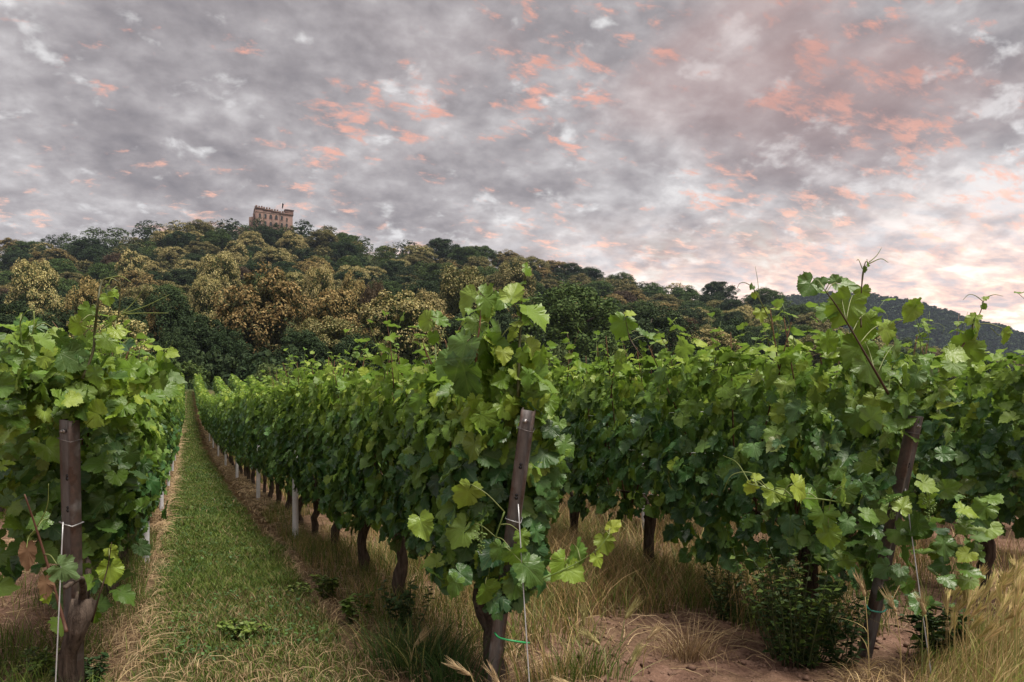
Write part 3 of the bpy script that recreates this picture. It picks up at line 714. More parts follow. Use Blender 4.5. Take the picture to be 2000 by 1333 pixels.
def grape_cluster(vine, x, y, Y, seed):
    rng = np.random.default_rng(seed); o = VINES[vine]; c = to_local(o, px(x, y, Y)); mb = MB()
    mb.tube(spline([c + [0, 0, .05], c + [.003, 0, .02], c + [0, .004, -.05]], 6), .0014, 4, (.12, .18, .04))
    for i in range(38):
        f = rng.random(); a = rng.uniform(0, 6.28); r = (.026 * (1 - f) + .006) * rng.uniform(.5, 1); p = c + np.array([math.cos(a) * r, math.sin(a) * r, .03 - .085 * f]); q = .0034
        mb.tube([p - [0, 0, q], p - [0, 0, q * .5], p + [0, 0, q * .5], p + [0, 0, q]], [q * .3, q, q, q * .3], 6, (.13, .21, .05)); mb.tube([p, c + [0, 0, .02 - .07 * f]], .0007, 3, (.12, .18, .04))
    mb.build('grape_cluster', M_STEM, o, True)
grape_cluster(('R2', 0), 1743, 985, 2.66, 1); grape_cluster(('R2', 0), 1815, 990, 2.66, 2); grape_cluster(('R1', 0), 940, 1050, 2.40, 3)
build_hero_shoots(); build_clusters()

# ------------------------------------------------------------------ posts, wires, stakes, ties
def end_post(base, top, wdt, label, seed, loop_z, turn=0.0):
    base, top = np.array(base), np.array(top)
    o = empty('end_post', base, label, 'trellis post', 'steel end posts of the vine rows')
    ax = Vector(top - base); Lh = ax.length; q = ax.to_track_quat('Z', 'Y').to_matrix()
    # channel opens away from the viewer: web faces the camera
    fwd = Vector((math.sin(turn), -math.cos(turn), 0)); zc = ax.normalized(); yv = (fwd - zc * fwd.dot(zc)).normalized(); xv = yv.cross(zc)
    M = Matrix((xv, yv, zc)).transposed()
    w2, dp, th = wdt / 2, .038, .005
    prof = [(-w2, -dp), (-w2, 0), (-w2 * .55, .002), (-w2 * .5, -.006), (w2 * .5, -.006), (w2 * .55, .002), (w2, 0), (w2, -dp), (w2 - th, -dp), (w2 - th, -th), (w2 * .45, -.006 - th), (-w2 * .45, -.006 - th), (-w2 + th, -th), (-w2 + th, -dp)]
    edge = [1, .9, .5, 0, 0, .5, .9, 1, 1, .5, 0, 0, .5, 1]
    ns = 14; V, E = [], []
    for k in range(ns):
        z = -.15 + (Lh + .15) * k / (ns - 1)
        for (x, y), e in zip(prof, edge): V.append(M @ Vector((x, y, z))); E.append(e)
    n = len(prof); fs = [(k * n + i, k * n + (i + 1) % n, (k + 1) * n + (i + 1) % n, (k + 1) * n + i) for k in range(ns - 1) for i in range(n)]
    fs = np.array(fs); me = mk('channel', np.array([tuple(v) for v in V]), [fs, np.array([[(ns - 1) * n + i for i in range(n)]])], M_STEEL, o)
    a = me.data.attributes.new('edge', 'FLOAT', 'POINT'); a.data.foreach_set('value', np.array(E, np.float32))
    tr = lambda x, y, z: np.array(M @ Vector((x, y, z)))
    mb = MB(); mb.tube([tr(.004, -.004, Lh - .035), tr(.004, .006, Lh - .035)], .007, 10); mb.tube([tr(.004, .006, Lh - .035), tr(.004, .012, Lh - .035)], .0045, 8); mb.build('bolt', M_BOLT, o)
    for zz in (Lh - .19, Lh - .30):
        mb = MB(); mb.tube([tr(0, -.0075, zz - .008), tr(0, -.0045, zz - .008)], .006, 8); mb.tube([tr(0, -.0075, zz + .003), tr(0, -.0042, zz + .003)], .005, 8); mb.build('slot_hole', M_GLASS, o)
    for zz, r in ((Lh - .065, .0016), (loop_z, .0022)):
        loop = [tr(w2 + .004, -dp - .004, zz), tr(w2 + .004, .004, zz + .004), tr(0, .006, zz), tr(-w2 - .004, .004, zz - .003), tr(-w2 - .004, -dp - .004, zz), tr(w2 + .004, -dp - .004, zz)]
        mb = MB(); mb.tube(loop, r, 5); mb.build('wire_loop', M_WIRE if r > .002 else M_STEEL, o)
    return o, tr
P_R1 = (px(958, 1345, 2.62), px(1031, 803, 2.36)); P_R2 = (px(1697, 1285, 2.95), px(1797, 815, 2.72)); P_L1 = (px(138, 1375, 2.52), px(126, 822, 2.34))
_, f1 = end_post(*P_R1, .046, 'grey weathered steel end post leaning beside the grassy path row', 1, .66, -.12)
_, f2 = end_post(*P_R2, .042, 'dark rust-brown leaning end post half hidden by leaves beside the barley', 2, .68, .45)
_, f0 = end_post(*P_L1, .045, 'upright brown steel end post with a wire down its face', 3, .66, -.25)
def guy(p0, p1, label, r=.0022):
    mb = MB(); m = (p0 + p1) / 2 + np.array([0, 0, -.004]); mb.tube(spline([p0, m, p1], 12), r, 6)
    o = mb.build('guy_wire', M_WIRE, None, True, origin=p1); o.location = p1; tag(o, label, 'wire', 'guy wires of the end posts')
guy(px(1012, 985, 2.40), np.array([*px(1040, 1420, 2.25)[:2], 0.0]), 'taut pale guy wire from the leaning grey post to the ground')
guy(px(1768, 955, 2.74), np.array([*px(1822, 1205, 2.60)[:2], 0.02]), 'pale guy wire slanting down from the rust-brown post')
guy(px(123, 1020, 2.36), np.array([*px(104, 1420, 2.25)[:2], 0.0]), 'pale guy wire running down the front of the upright post')
def tie(P, label, mat, r=.0034):
    mb = MB(); mb.tube(spline(P, 14), r, 6); o = mb.build('plant_tie', mat, None, True, origin=P[0]); o.location = P[0]; tag(o, label, 'plant tie', 'plastic ties round the trunks')
tie([px(966, 1236, 2.50), px(975, 1246, 2.44), px(1000, 1252, 2.42), px(1028, 1256, 2.46), px(1034, 1256, 2.52)], 'bright green plastic tie round the trunk at the grey post', M_TIE)
tie([px(1690, 1180, 2.86), px(1700, 1192, 2.80), px(1722, 1196, 2.80), px(1732, 1190, 2.86)], 'pale teal tie round the foot of the rust-brown post', M_TIE2, .003)
for row, zs in (('L1', (.55, .82, 1.05)), ('R1', (.55, .82, 1.05)), ('R2', (.55, .82, 1.05)), ('R3', (.55, .82))):
    for j, zz in enumerate(zs):
        ts = np.array([3.1, 12, 20, 28, 36, 44, 52, 60, 66, 72.0]); P = np.array([ut(ROWU[row], t, 0) for t in ts]); P[:, 2] = height(P[:, 0], P[:, 1]) + zz
        mb = MB(); mb.tube(P, .0016, 4); o = mb.build('trellis_wire', M_WIRE, None, True, origin=P[0]); o.location = P[0]
        tag(o, '%s trellis wire of the vines %s' % (('lowest', 'middle', 'topmost')[j], ROWN[row]), 'wire', 'trellis wires')
def stake_mesh():
    mb = MB(); prof = [(-.022, -.012), (-.022, .0), (-.008, .008), (.008, .008), (.022, 0), (.022, -.012)]
    zs = [-.1, .3, .62, .78]; sc = [1, 1, .95, .6]; V = []; n = len(prof)
    for z, s in zip(zs, sc): V += [(x * s, y, z) for x, y in prof]
    fs = [(k * n + i, k * n + (i + 1) % n, (k + 1) * n + (i + 1) % n, (k + 1) * n + i) for k in range(3) for i in range(n)] + [tuple(3 * n + i for i in range(n))]
    return mb.add(V, fs)
def build_stakes():
    proto = None
    def place_stake(u, t, label, s=1.0):
        nonlocal proto
        if proto is None: o = proto = stake_mesh().build('stake', M_STAKE)
        else: o = proto.copy(); COL.objects.link(o)
        p = ut(u, t); o.location = (p[0], p[1], float(ground_z(p[0], p[1]))); o.rotation_euler = (R(random.Random(t).uniform(-2, 2)), 0, A + R(180)); o.scale = (s, s, 1)
        tag(o, label, 'stake', 'white metal stakes in the vine rows')
    for i, t in enumerate((6.55, 10.1, 14.4, 18.6, 22.8, 27, 31.2)): place_stake(.885, t, '%s white metal stake along the vine row past the grey post' % ordinal(i + 1), 1.15)
    for i, t in enumerate((5.6, 9.2, 12.9, 17.0, 21)): place_stake(-.25, t, '%s white metal stake along the vine row behind the upright post' % ordinal(i + 1))
    for i, (x, y, Y) in enumerate(((1258, 1040, 6.3), (1547, 1080, 4.6))):
        u = px(x, y, Y); place_stake(float(u @ PR), float(u @ D), ('white metal stake glimpsed under the vines between two trunks', 'white metal stake glimpsed beside the leafy weed')[i], .8)
build_stakes()

# ------------------------------------------------------------------ grass, straw, weeds, barley
def blades(rng, P, h, wd, lean, col, seg=3, droop=.5):
    """ribbon blades: P bases (n,3), h heights, lean horizontal vectors (n,2)"""
    n = len(P); out = []; a = rng.uniform(0, 6.28, n); side = np.stack([np.cos(a), np.sin(a), np.zeros(n)], 1)
    for k in range(seg + 1):
        f = k / seg; c = P.copy(); c[:, :2] += lean * (f ** 1.7)[None] if np.ndim(f) else lean * f ** 1.7
        c[:, 2] += h * (f - droop * .45 * f ** 2.5)
        ww = wd * (1 - f) ** .6 * .5 if k < seg else wd * .04
        out += [c - side * np.reshape(ww, (-1, 1)), c + side * np.reshape(ww, (-1, 1))]
    V = np.stack(out, 1); m = 2 * (seg + 1)
    f = np.array([(2 * k, 2 * k + 1, 2 * k + 3, 2 * k + 2) for k in range(seg)])
    Fq = (f[None] + (np.arange(n) * m)[:, None, None]).reshape(-1, 4)
    C = np.repeat(np.concatenate([col, np.ones((n, 1))], 1), m, 0)
    return V.reshape(-1, 3), Fq, C
def merge(parts):
    V, Fq, C, off = [], [], [], 0
    for v, f, c in parts: V.append(v); Fq.append(f + off); C.append(c); off += len(v)
    return np.concatenate(V), np.concatenate(Fq), np.concatenate(C)
def cols(rng, n, stops, var=.25):
    s = np.array(stops); k = rng.integers(0, len(s), n); return s[k] * rng.uniform(1 - var, 1 + var, (n, 1))
def scat(rng, n, u0, u1, t0, t1, power=1.0):
    t = t0 + (t1 - t0) * rng.random(n) ** power; u = rng.uniform(u0, u1, n); P = PR[None] * u[:, None] + D[None] * t[:, None]
    P[:, 2] = ground_z(P[:, 0], P[:, 1]) - .004
    return P, u, t
GREENS = [(.066, .118, .018), (.09, .15, .022), (.12, .175, .03), (.052, .095, .018), (.155, .18, .045)]
STRAWS = [(.30, .21, .115), (.23, .155, .085), (.38, .285, .165), (.17, .11, .06), (.33, .25, .13)]
GOLDS = [(.40, .29, .12), (.33, .24, .10), (.46, .35, .17), (.28, .23, .09), (.24, .25, .08)]
DG_ = [(.028, .065, .016), (.04, .085, .02)]
def build_grass():
    rng = np.random.default_rng(21)
    # path turf
    parts = []
    for (n, t0, t1, hh, ww) in ((60000, 2.2, 6.5, .055, .0042), (52000, 5.5, 14, .06, .008), (30000, 13, 34, .065, .016), (14000, 32, 74, .09, .028)):
        P, u, t = scat(rng, n, -.22, .78, t0, t1, 1.0)
        edge = np.minimum(u + .15 + .12 * (fbm(P[:, 0] * 2, P[:, 1] * 2, 3) - .5) * 2, .60 + .2 * (fbm(P[:, 0] * 1.5, P[:, 1] * 1.5, 9) - .5) - u + .05)
        dens = smooth(fbm(P[:, 0] * 2.2, P[:, 1] * 2.2, 17), .25, .45) * .75 + .25
        dens = dens * np.where(t < 5.2, smooth(t, 1.6, 3.8) * .7 + .3, 1)
        k = (edge > 0) & (rng.random(n) < dens); P, t = P[k], t[k]; m = len(P)
        h = hh * rng.uniform(.4, 1.25, m); an = rng.uniform(0, 6.28, m); ln = np.stack([np.cos(an), np.sin(an)], 1) * (h * rng.uniform(.2, .9, m))[:, None]
        c = cols(rng, m, GREENS); dry = rng.random(m) < np.where(t < 4.5, .30, .08); c[dry] = cols(rng, dry.sum(), STRAWS)
        parts.append(blades(rng, P, h, np.full(m, ww) * rng.uniform(.7, 1.3, m), ln, c))
    # clover patches: small rounded leaflets
    P, u, t = scat(rng, 4500, -.08, .62, 3.2, 20, 1.4); k = fbm(P[:, 0] * 1.4, P[:, 1] * 1.4, 44) > .47; P = P[k]; m = len(P)
    P[:, 2] += rng.uniform(.02, .05, m); s = rng.uniform(.004, .009, m)[:, None] * (1 + .05 * t[k][:, None]); a = rng.uniform(0, 6.28, m)
    X = np.stack([np.cos(a), np.sin(a), rng.normal(0, .3, m)], 1) * s; Yv = np.stack([-np.sin(a), np.cos(a), rng.normal(0, .3, m)], 1) * s
    V = np.stack([P - X, P - Yv, P + X, P + Yv], 1).reshape(-1, 3); Fq = np.arange(4 * m).reshape(-1, 4)
    parts.append((V, Fq, np.repeat(np.concatenate([cols(rng, m, [(.05, .115, .03), (.07, .14, .04), (.04, .09, .03)]), np.ones((m, 1))], 1), 4, 0)))
    V, Fq, C = merge(parts)
    tag(mk('path_grass', V, Fq, M_GRASS, None, {'col': C}), 'short green grass and clover growing along the path between the vines', 'grass', kind='stuff')
    # lying straw on both sides of the turf and under the rows
    parts = []
    for (n, u0, u1, t0, t1, L_, ww) in ((4600, -.62, -.14, 2.2, 7, .14, .0024), (5200, .62, 1.25, 2.2, 7, .14, .0024), (500, -.1, .6, 2.2, 3.2, .12, .0024), (4000, -.5, -.17, 7, 26, .2, .008), (7000, .68, 1.0, 7, 30, .2, .008), (4200, 1.2, 4.2, 2.2, 8, .2, .003), (2600, -1.9, -.5, 2.0, 8, .17, .003), (3000, -.5, -.2, 26, 73, .35, .025), (5000, .72, 1.0, 26, 73, .35, .025)):
        P, u, t = scat(rng, n, u0, u1, t0, t1)
        k = fbm(P[:, 0] * 1.8, P[:, 1] * 1.8, 71) + .25 * rng.random(n) > (.42 if t1 < 9 else .3)
        P = P[k]; n = len(P); a = rng.normal(0, .9, n) + math.pi / 2 + A + np.where(rng.random(n) < .5, 0, math.pi)
        L2 = L_ * rng.uniform(.4, 1.4, n); dirv = np.stack([np.cos(a), np.sin(a)], 1); P[:, 2] += rng.uniform(0, .03, n)
        out = []; bend = rng.normal(0, .25, n)[:, None] * np.stack([-dirv[:, 1], dirv[:, 0]], 1); arch = rng.uniform(.0, .05, n)
        for q in range(4):
            f = q / 3; c = P.copy(); c[:, :2] += dirv * (L2 * f)[:, None] + bend * (L2 * f * f)[:, None]; c[:, 2] += arch * math.sin(f * 3.1)
            sd = np.stack([-dirv[:, 1], dirv[:, 0], np.full(n, .5)], 1) * ww * (.6 - .4 * f)
            out += [c - sd, c + sd]
        V = np.stack(out, 1).reshape(-1, 3); f = np.array([(0, 1, 3, 2), (2, 3, 5, 4), (4, 5, 7, 6)]); Fq = (f[None] + (np.arange(n) * 8)[:, None, None]).reshape(-1, 4)
        parts.append((V, Fq, np.repeat(np.concatenate([cols(rng, n, STRAWS), np.ones((n, 1))], 1), 8, 0)))
    V, Fq, C = merge(parts)
    tag(mk('dry_straw', V, Fq, M_GRASS, None, {'col': C}), 'dry mown straw lying beside the path and under the vines', 'straw', kind='stuff')
    # tall grass between the rows, under the vines and at the frame's foot
    parts = []
    def tuft_field(n, u0, u1, t0, t1, hh, ww, pal, thr, seed, seg=4, lean=.6):
        P, u, t = scat(rng, n, u0, u1, t0, t1); k = fbm(P[:, 0] * 2.0, P[:, 1] * 2.0, seed) + .12 * rng.random(n) > thr; P = P[k]; m = len(P)
        if not m: return
        h = hh * rng.uniform(.35, 1.2, m) * (.5 + fbm(P[:, 0] * 2, P[:, 1] * 2, seed)); an = rng.uniform(0, 6.28, m); ln = np.stack([np.cos(an), np.sin(an)], 1) * (h * rng.uniform(.1, lean, m))[:, None]
        parts.append(blades(rng, P, h, ww * rng.uniform(.6, 1.4, m), ln, cols(rng, m, pal), seg))
    tuft_field(22000, 1.40, 2.5, 3.4, 10.5, .36, .0036, GOLDS + STRAWS[:1], .44, 51, 4, .8)
    tuft_field(6000, 1.4, 2.5, 3.2, 12, .22, .004, GREENS, .55, 52)
    tuft_field(9000, 1.7, 2.75, 3.05, 4.8, .30, .0034, GOLDS + GREENS[:3] + STRAWS[:2], .40, 61, 4, .8)
    tuft_field(5000, 2.4, 3.1, 2.3, 6, .24, .0036, GREENS + DG_ + GOLDS[:2], .40, 62, 4, .7)
    tuft_field(5000, 1.15, 1.75, 2.7, 6, .20, .0034, GOLDS + GREENS, .46, 63, 4, .8)
    tuft_field(16000, 2.8, 5.5, 2.8, 12, .34, .004, GOLDS + STRAWS[:1], .43, 53, 4, .8)
    tuft_field(9000, 2.2, 5.0, 2.4, 9, .22, .004, GREENS, .50, 54)
    tuft_field(6500, -.75, -.22, 2.3, 7, .16, .0035, GREENS, .46, 55)
    tuft_field(9000, .74, 1.25, 2.6, 9, .17, .0035, GREENS + GOLDS[:2], .46, 56)
    tuft_field(6000, -3.2, -.6, 2.3, 12, .18, .004, GREENS + STRAWS[:2], .50, 57)
    tuft_field(9000, 1.2, 2.5, 9, 30, .25, .012, GOLDS + GREENS, .45, 58)
    V, Fq, C = merge(parts)
    tag(mk('tall_grass', V, Fq, M_GRASS, None, {'col': C}), 'knee-high dry and green grass growing between the vine rows', 'grass', kind='stuff')
build_grass()
def clump(name, x, y, Y, label, cat, n, h, spread, pal, ww=.005, lean=.7, group=None, seg=5):
    rng = np.random.default_rng(int(x + y)); b = px(x, y, Y); b[2] = float(ground_z(b[0], b[1]))
    P = np.stack([rng.normal(0, spread, n), rng.normal(0, spread * .7, n), np.full(n, -.01)], 1)
    hh = h * rng.uniform(.35, 1.15, n); out = nrm(P[:, :2] + rng.normal(0, spread * .6, (n, 2))) * (hh * rng.uniform(.1, lean, n))[:, None]
    V, Fq, C = blades(rng, P, hh, ww * rng.uniform(.6, 1.4, n), out, cols(rng, n, pal), seg)
    o = mk(name, V, Fq, M_GRASS, None, {'col': C}); o.location = b; return tag(o, label, cat, group)
DG = [(.022, .055, .014), (.035, .075, .018), (.05, .095, .022)]
TG = 'tufts of long grass at the foot of the vines'
clump('grass_tuft', 820, 1315, 2.75, 'dense dark green grass tuft between the grey post and the path', 'grass tuft', 420, .26, .075, DG + DG + [GOLDS[4]], .0045, .8, TG)
clump('grass_tuft', 765, 1290, 2.95, 'ragged green tuft with dry tips next to the darkest tuft', 'grass tuft', 260, .22, .06, DG + GREENS + [GOLDS[0]], .004, .8, TG)
clump('grass_tuft', 880, 1345, 2.6, 'upright dark tuft against the foot of the grey post', 'grass tuft', 220, .22, .05, DG, .0045, .6, TG)
clump('grass_tuft', 1085, 1320, 2.62, 'thin olive tuft on the bare soil beside the guy wire', 'grass tuft', 240, .26, .07, GREENS + GOLDS, .0035, .5, TG)
clump('grass_tuft', 1150, 1330, 2.7, 'loose yellow-green tuft on the bare soil below the barley ears', 'grass tuft', 200, .22, .06, GREENS + GOLDS[3:], .0035, .6, TG)
clump('grass_tuft', 1345, 1270, 3.0, 'bleached straw tuft at the edge of the bare soil', 'grass tuft', 240, .22, .05, STRAWS, .0032, 1.0, TG)
clump('grass_tuft', 55, 1330, 2.5, 'bright green feathery tuft beside the upright post', 'grass tuft', 150, .16, .05, GREENS, .004, .7, TG)
clump('grass_tuft', 545, 1130, 4.4, 'small leafy green tuft on the straw beside the path', 'grass tuft', 120, .10, .06, GREENS, .007, .9, TG)

def weed(x, y, Y, h, wd, nst, label, pal, lsz=.028, cat='weed', group='leafy weeds among the vines'):
    rng = np.random.default_rng(int(x * 3 + y)); b = px(x, y, Y); b[2] = float(ground_z(b[0], b[1])) - .01
    o = empty('weed', b, label, cat, group); mb = MB(); P, T, N, s, C = [], [], [], [], []
    for i in range(nst):
        a = rng.uniform(0, 6.28); r = wd * math.sqrt(rng.random()); hh = h * rng.uniform(.55, 1.05)
        p0 = np.array([math.cos(a) * r * .35, math.sin(a) * r * .35, 0]); p2 = np.array([math.cos(a) * r, math.sin(a) * r, hh])
        pts = spline([p0, (p0 + p2) / 2 + [rng.normal(0, .02), rng.normal(0, .02), .03], p2], 12); mb.tube(pts, np.linspace(.003, .0012, 12), 4, (.05, .07, .025))
        for j in range(1, 12):
            for q in range(3):
                aa = rng.uniform(0, 6.28); dv = np.array([math.cos(aa), math.sin(aa), rng.uniform(-.3, .6)]); P.append(pts[j]); T.append(dv); N.append((rng.normal(0, .4), rng.normal(0, .4), 1)); s.append(lsz * rng.uniform(.5, 1.3)); C.append(pal[rng.integers(len(pal))])
    P, T, N, s, C = map(np.array, (P, T, N, s, C)); T = nrm(T); N = nrm(N - T * np.sum(N * T, 1, keepdims=True)); X = np.cross(T, N); k = s[:, None]
    V = np.stack([P, P + T * k * .5 + X * k * .28 + N * k * .08, P + T * k * 1.1 - N * k * .1, P + T * k * .5 - X * k * .28 + N * k * .08], 1).reshape(-1, 3)
    mk('foliage', V, np.arange(len(V)).reshape(-1, 4), M_WEED, o, {'col': np.repeat(np.concatenate([C, np.ones((len(C), 1))], 1), 4, 0)})
    mb.build('stem', M_STEM, o)
weed(1558, 1290, 2.93, .46, .27, 64, 'bushy dark green weed beside the rust-brown post', DG + GREENS[:2], .030)
weed(1530, 1180, 3.5, .42, .20, 26, 'thin seeding weed standing behind the bushy dark weed', DG + [GOLDS[4]], .022)
weed(1645, 1300, 2.85, .25, .10, 14, 'low green weed at the foot of the rust-brown post', DG, .03)
weed(160, 1330, 2.6, .14, .10, 12, 'low dark weed beside the thick trunk of the upright post', DG, .03)
weed(790, 1180, 3.3, .26, .12, 14, 'spiky dark weed under the vines near the grey post', DG, .03)
weed(640, 1120, 4.0, .16, .09, 12, 'small pale green weed under the trunks by the path', GREENS, .03)
weed(585, 1145, 4.1, .07, .09, 10, 'flat green weed on the straw edge of the path', GREENS, .022)
weed(700, 1185, 3.5, .15, .09, 10, 'small upright weed below the trunks nearest the path', GREENS[:2], .03)
weed(470, 1215, 3.3, .06, .14, 12, 'low broad-leaved weed patch in the turf of the path', GREENS[:3], .024)
weed(70, 1290, 2.7, .15, .09, 12, 'feathery pale weed on the soil beside the upright post', GREENS, .024)
weed(1420, 1150, 3.6, .30, .16, 18, 'sparse olive weed in the dry grass under the middle trunks', DG + GOLDS[4:], .022)
weed(1830, 1240, 2.9, .26, .13, 14, 'round-leaved green weed in front of the barley grass', DG + GREENS[:2], .045)

def barley(x, ytop, ybase, Y, lean, label, dry=False, hs=1.0):
    rng = np.random.default_rng(int(x * 7 + ytop)); b = px(x, ybase, Y); b[2] = float(ground_z(b[0], b[1]))
    tip = px(x + lean * .6, ytop + 45, Y) - b
    o = empty('barley_stalk', b, label, 'wild barley', 'ears of wild barley on the bare soil')
    sc = (.36, .29, .13) if dry else (.17, .20, .07); hc = (.50, .39, .22) if dry else (.36, .33, .14)
    mb = MB(); pts = spline([[0, 0, -.02], [tip[0] * .3, 0, tip[2] * .55], tip], 10); mb.tube(pts, np.linspace(.0022, .0013, 10), 5, sc); st = mb.build('stem', M_STEM, o, True)
    V, Fq, C = blades(rng, np.array([pts[3], pts[5]]), np.array([.10, .08]), np.array([.006, .005]), rng.normal(0, .06, (2, 2)), np.array([sc, sc]), 4); mk('blade', V, Fq, M_GRASS, o, {'col': C})
    dv = nrm(tip - pts[-2] + np.array([lean * .0006, 0, 0])); h = MB(); L = .055 * hs
    h.tube([tip, tip + dv * L * .2, tip + dv * L * .7, tip + dv * L], [.002, .0065 * hs, .0055 * hs, .001], 7, hc)
    for i in range(46):
        f = rng.random(); p = tip + dv * L * f; out = rng.normal(0, 1, 3); out -= dv * np.dot(out, dv); out = nrm(out)
        e = p + dv * (.035 + .03 * rng.random()) * hs + out * (.012 + .006 * rng.random()) * hs
        h.tube([p, (p + e) / 2 + out * .002, e], [.0011, .0008, .0002], 3, tuple(np.array(hc) * rng.uniform(.8, 1.3)), False)
    h.build('ear', M_GRASS, o)
def build_barley():
    for a in ((1140, 1180, 1335, 2.66, 0, 'slender green barley ear standing alone beside the guy wire', False), (1205, 1165, 1345, 2.55, 25, 'tallest green barley ear above the bare soil', False), (1190, 1215, 1345, 2.5, -30, 'bent green barley ear beside the tallest one', False),
              (1255, 1205, 1340, 2.75, 15, 'pale barley ear leaning over the bare soil', True), (1225, 1260, 1350, 2.45, 8, 'short barley ear low on the bare soil', False), (935, 1275, 1400, 2.4, -25, 'cream dry barley ear in front of the grey post foot', True), (985, 1300, 1400, 2.35, -8, 'pale dry barley ear in front of the knotty trunk', True),
              (1020, 1310, 1400, 2.35, 25, 'cream barley ear nodding beside the guy wire foot', True), (1150, 1300, 1400, 2.4, -35, 'dry barley ear drooping on the bare soil edge', True), (802, 1220, 1340, 2.7, 10, 'small tan barley ear among the dark grass tuft', True),
              (1698, 1120, 1320, 2.6, -14, 'dry barley ear crossing the rust-brown post', True), (1762, 1150, 1320, 2.6, -20, 'tan barley ear beside the rust-brown post', True), (1800, 1160, 1310, 2.62, 4, 'thin greenish barley ear short of the barley clump', False), (1815, 1155, 1310, 2.58, -12, 'pale bristly barley ear at the edge of the barley clump', True)):
        barley(*a)
    # the dense stand at the corner
    rng = np.random.default_rng(91); parts = []
    n = 9500; X = rng.uniform(1.30, 2.45, n); Y = rng.uniform(2.15, 3.1, n); k = X / Y > .545 + .05 * rng.random(n); X, Y = X[k], Y[k]; n = len(X)
    xs = CX + F * X / Y; hgt = np.interp(xs, [1720, 1850, 1910, 2000, 2300], [.12, .20, .33, .38, .38]) * np.interp(Y, [2.1, 3.1], [.85, 1.05])
    P = np.stack([X, Y, ground_z(X, Y) - .01], 1); h = hgt * rng.uniform(.4, 1.05, n); an = rng.normal(.3, .9, n); ln = np.stack([np.cos(an), np.sin(an) * .5], 1) * (h * rng.uniform(.05, .7, n))[:, None]
    parts.append(blades(rng, P, h, .0038 * rng.uniform(.6, 1.4, n), ln, cols(rng, n, GOLDS + [(.24, .28, .06), (.19, .25, .05), (.46, .36, .16)]), 5))
    # lying bleached stems at the front
    n2 = 2600; X = rng.uniform(1.05, 2.2, n2); Y = rng.uniform(2.1, 2.8, n2); k = X / Y > .46; X, Y = X[k], Y[k]; n2 = len(X); P = np.stack([X, Y, ground_z(X, Y)], 1)
    h = rng.uniform(.03, .16, n2); an = rng.uniform(0, 6.28, n2); ln = np.stack([np.cos(an), np.sin(an)], 1) * rng.uniform(.05, .22, n2)[:, None]
    parts.append(blades(rng, P, h, .0034 * rng.uniform(.6, 1.3, n2), ln, cols(rng, n2, STRAWS + GOLDS[:3]), 5, 1.3))
    # bristly ears at their tips
    m = 260; X = rng.uniform(1.5, 2.45, m); Y = rng.uniform(2.25, 3.05, m); k = X / Y > .60; X, Y = X[k], Y[k]; m = len(X); xs = CX + F * X / Y
    H = np.interp(xs, [1820, 1910, 2000, 2300], [.18, .32, .37, .37]) * rng.uniform(.75, 1.08, m); P = np.stack([X, Y, ground_z(X, Y) + H], 1)
    dv = nrm(np.stack([rng.normal(.45, .3, m), rng.normal(0, .3, m), rng.uniform(.5, 1, m)], 1))
    for i in range(34):
        f = rng.random(m)[:, None]; p = P + dv * .055 * f; out = rng.normal(0, 1, (m, 3)); ln3 = dv * .045 + nrm(out) * .013
        sd = nrm(np.cross(ln3, np.array([0, 1.0, 0]))) * .0019
        V = np.stack([p - sd, p + sd, p + ln3 + sd * .2, p + ln3 - sd * .2], 1).reshape(-1, 3)
        parts.append((V, np.arange(len(V)).reshape(-1, 4), np.repeat(np.concatenate([cols(rng, m, [(.60, .47, .24), (.54, .45, .20), (.42, .40, .14)]), np.ones((m, 1))], 1), 4, 0)))
    P0 = np.stack([X, Y, ground_z(X, Y)], 1); sd = np.array([[.0012, 0, 0]]); V = np.stack([P0 - sd, P0 + sd, P + sd, P - sd], 1).reshape(-1, 3)
    parts.append((V, np.arange(len(V)).reshape(-1, 4), np.repeat(np.concatenate([cols(rng, m, GOLDS), np.ones((m, 1))], 1), 4, 0)))
    V, Fq, C = merge(parts)
    tag(mk('barley_grass', V, Fq, M_GRASS, None, {'col': C}), 'dense golden stand of wild barley grass at the corner of the field', 'grass', kind='stuff')
build_barley()
def build_clods():
    rng = np.random.default_rng(5); n = 2600; X = rng.uniform(.2, 2.2, n); Y = rng.uniform(2.3, 4.6, n); u = X * PR[0] + Y * PR[1]; k = (u > 1.2); X, Y = X[k], Y[k]; n = len(X)
    s = rng.uniform(.004, .021, n) * rng.uniform(.4, 1, n); base = np.array([(1, 0, 0), (0, 1, 0), (-1, 0, 0), (0, -1, 0), (0, 0, .8), (0, 0, -.8)], float)
    V = (base[None] * (1 + rng.normal(0, .25, (n, 6, 3)))) * s[:, None, None] + np.stack([X, Y, ground_z(X, Y)], 1)[:, None]
    f = np.array([(0, 1, 4), (1, 2, 4), (2, 3, 4), (3, 0, 4), (1, 0, 5), (2, 1, 5), (3, 2, 5), (0, 3, 5)]); Ft = (f[None] + (np.arange(n) * 6)[:, None, None]).reshape(-1, 3)
    tag(mk('soil_clods', V.reshape(-1, 3), Ft, plain('soil_clod', (.15, .095, .07), .95, .1, 0, 60)), 'small clods and pebbles on the bare reddish soil', 'soil', kind='stuff')
build_clods()

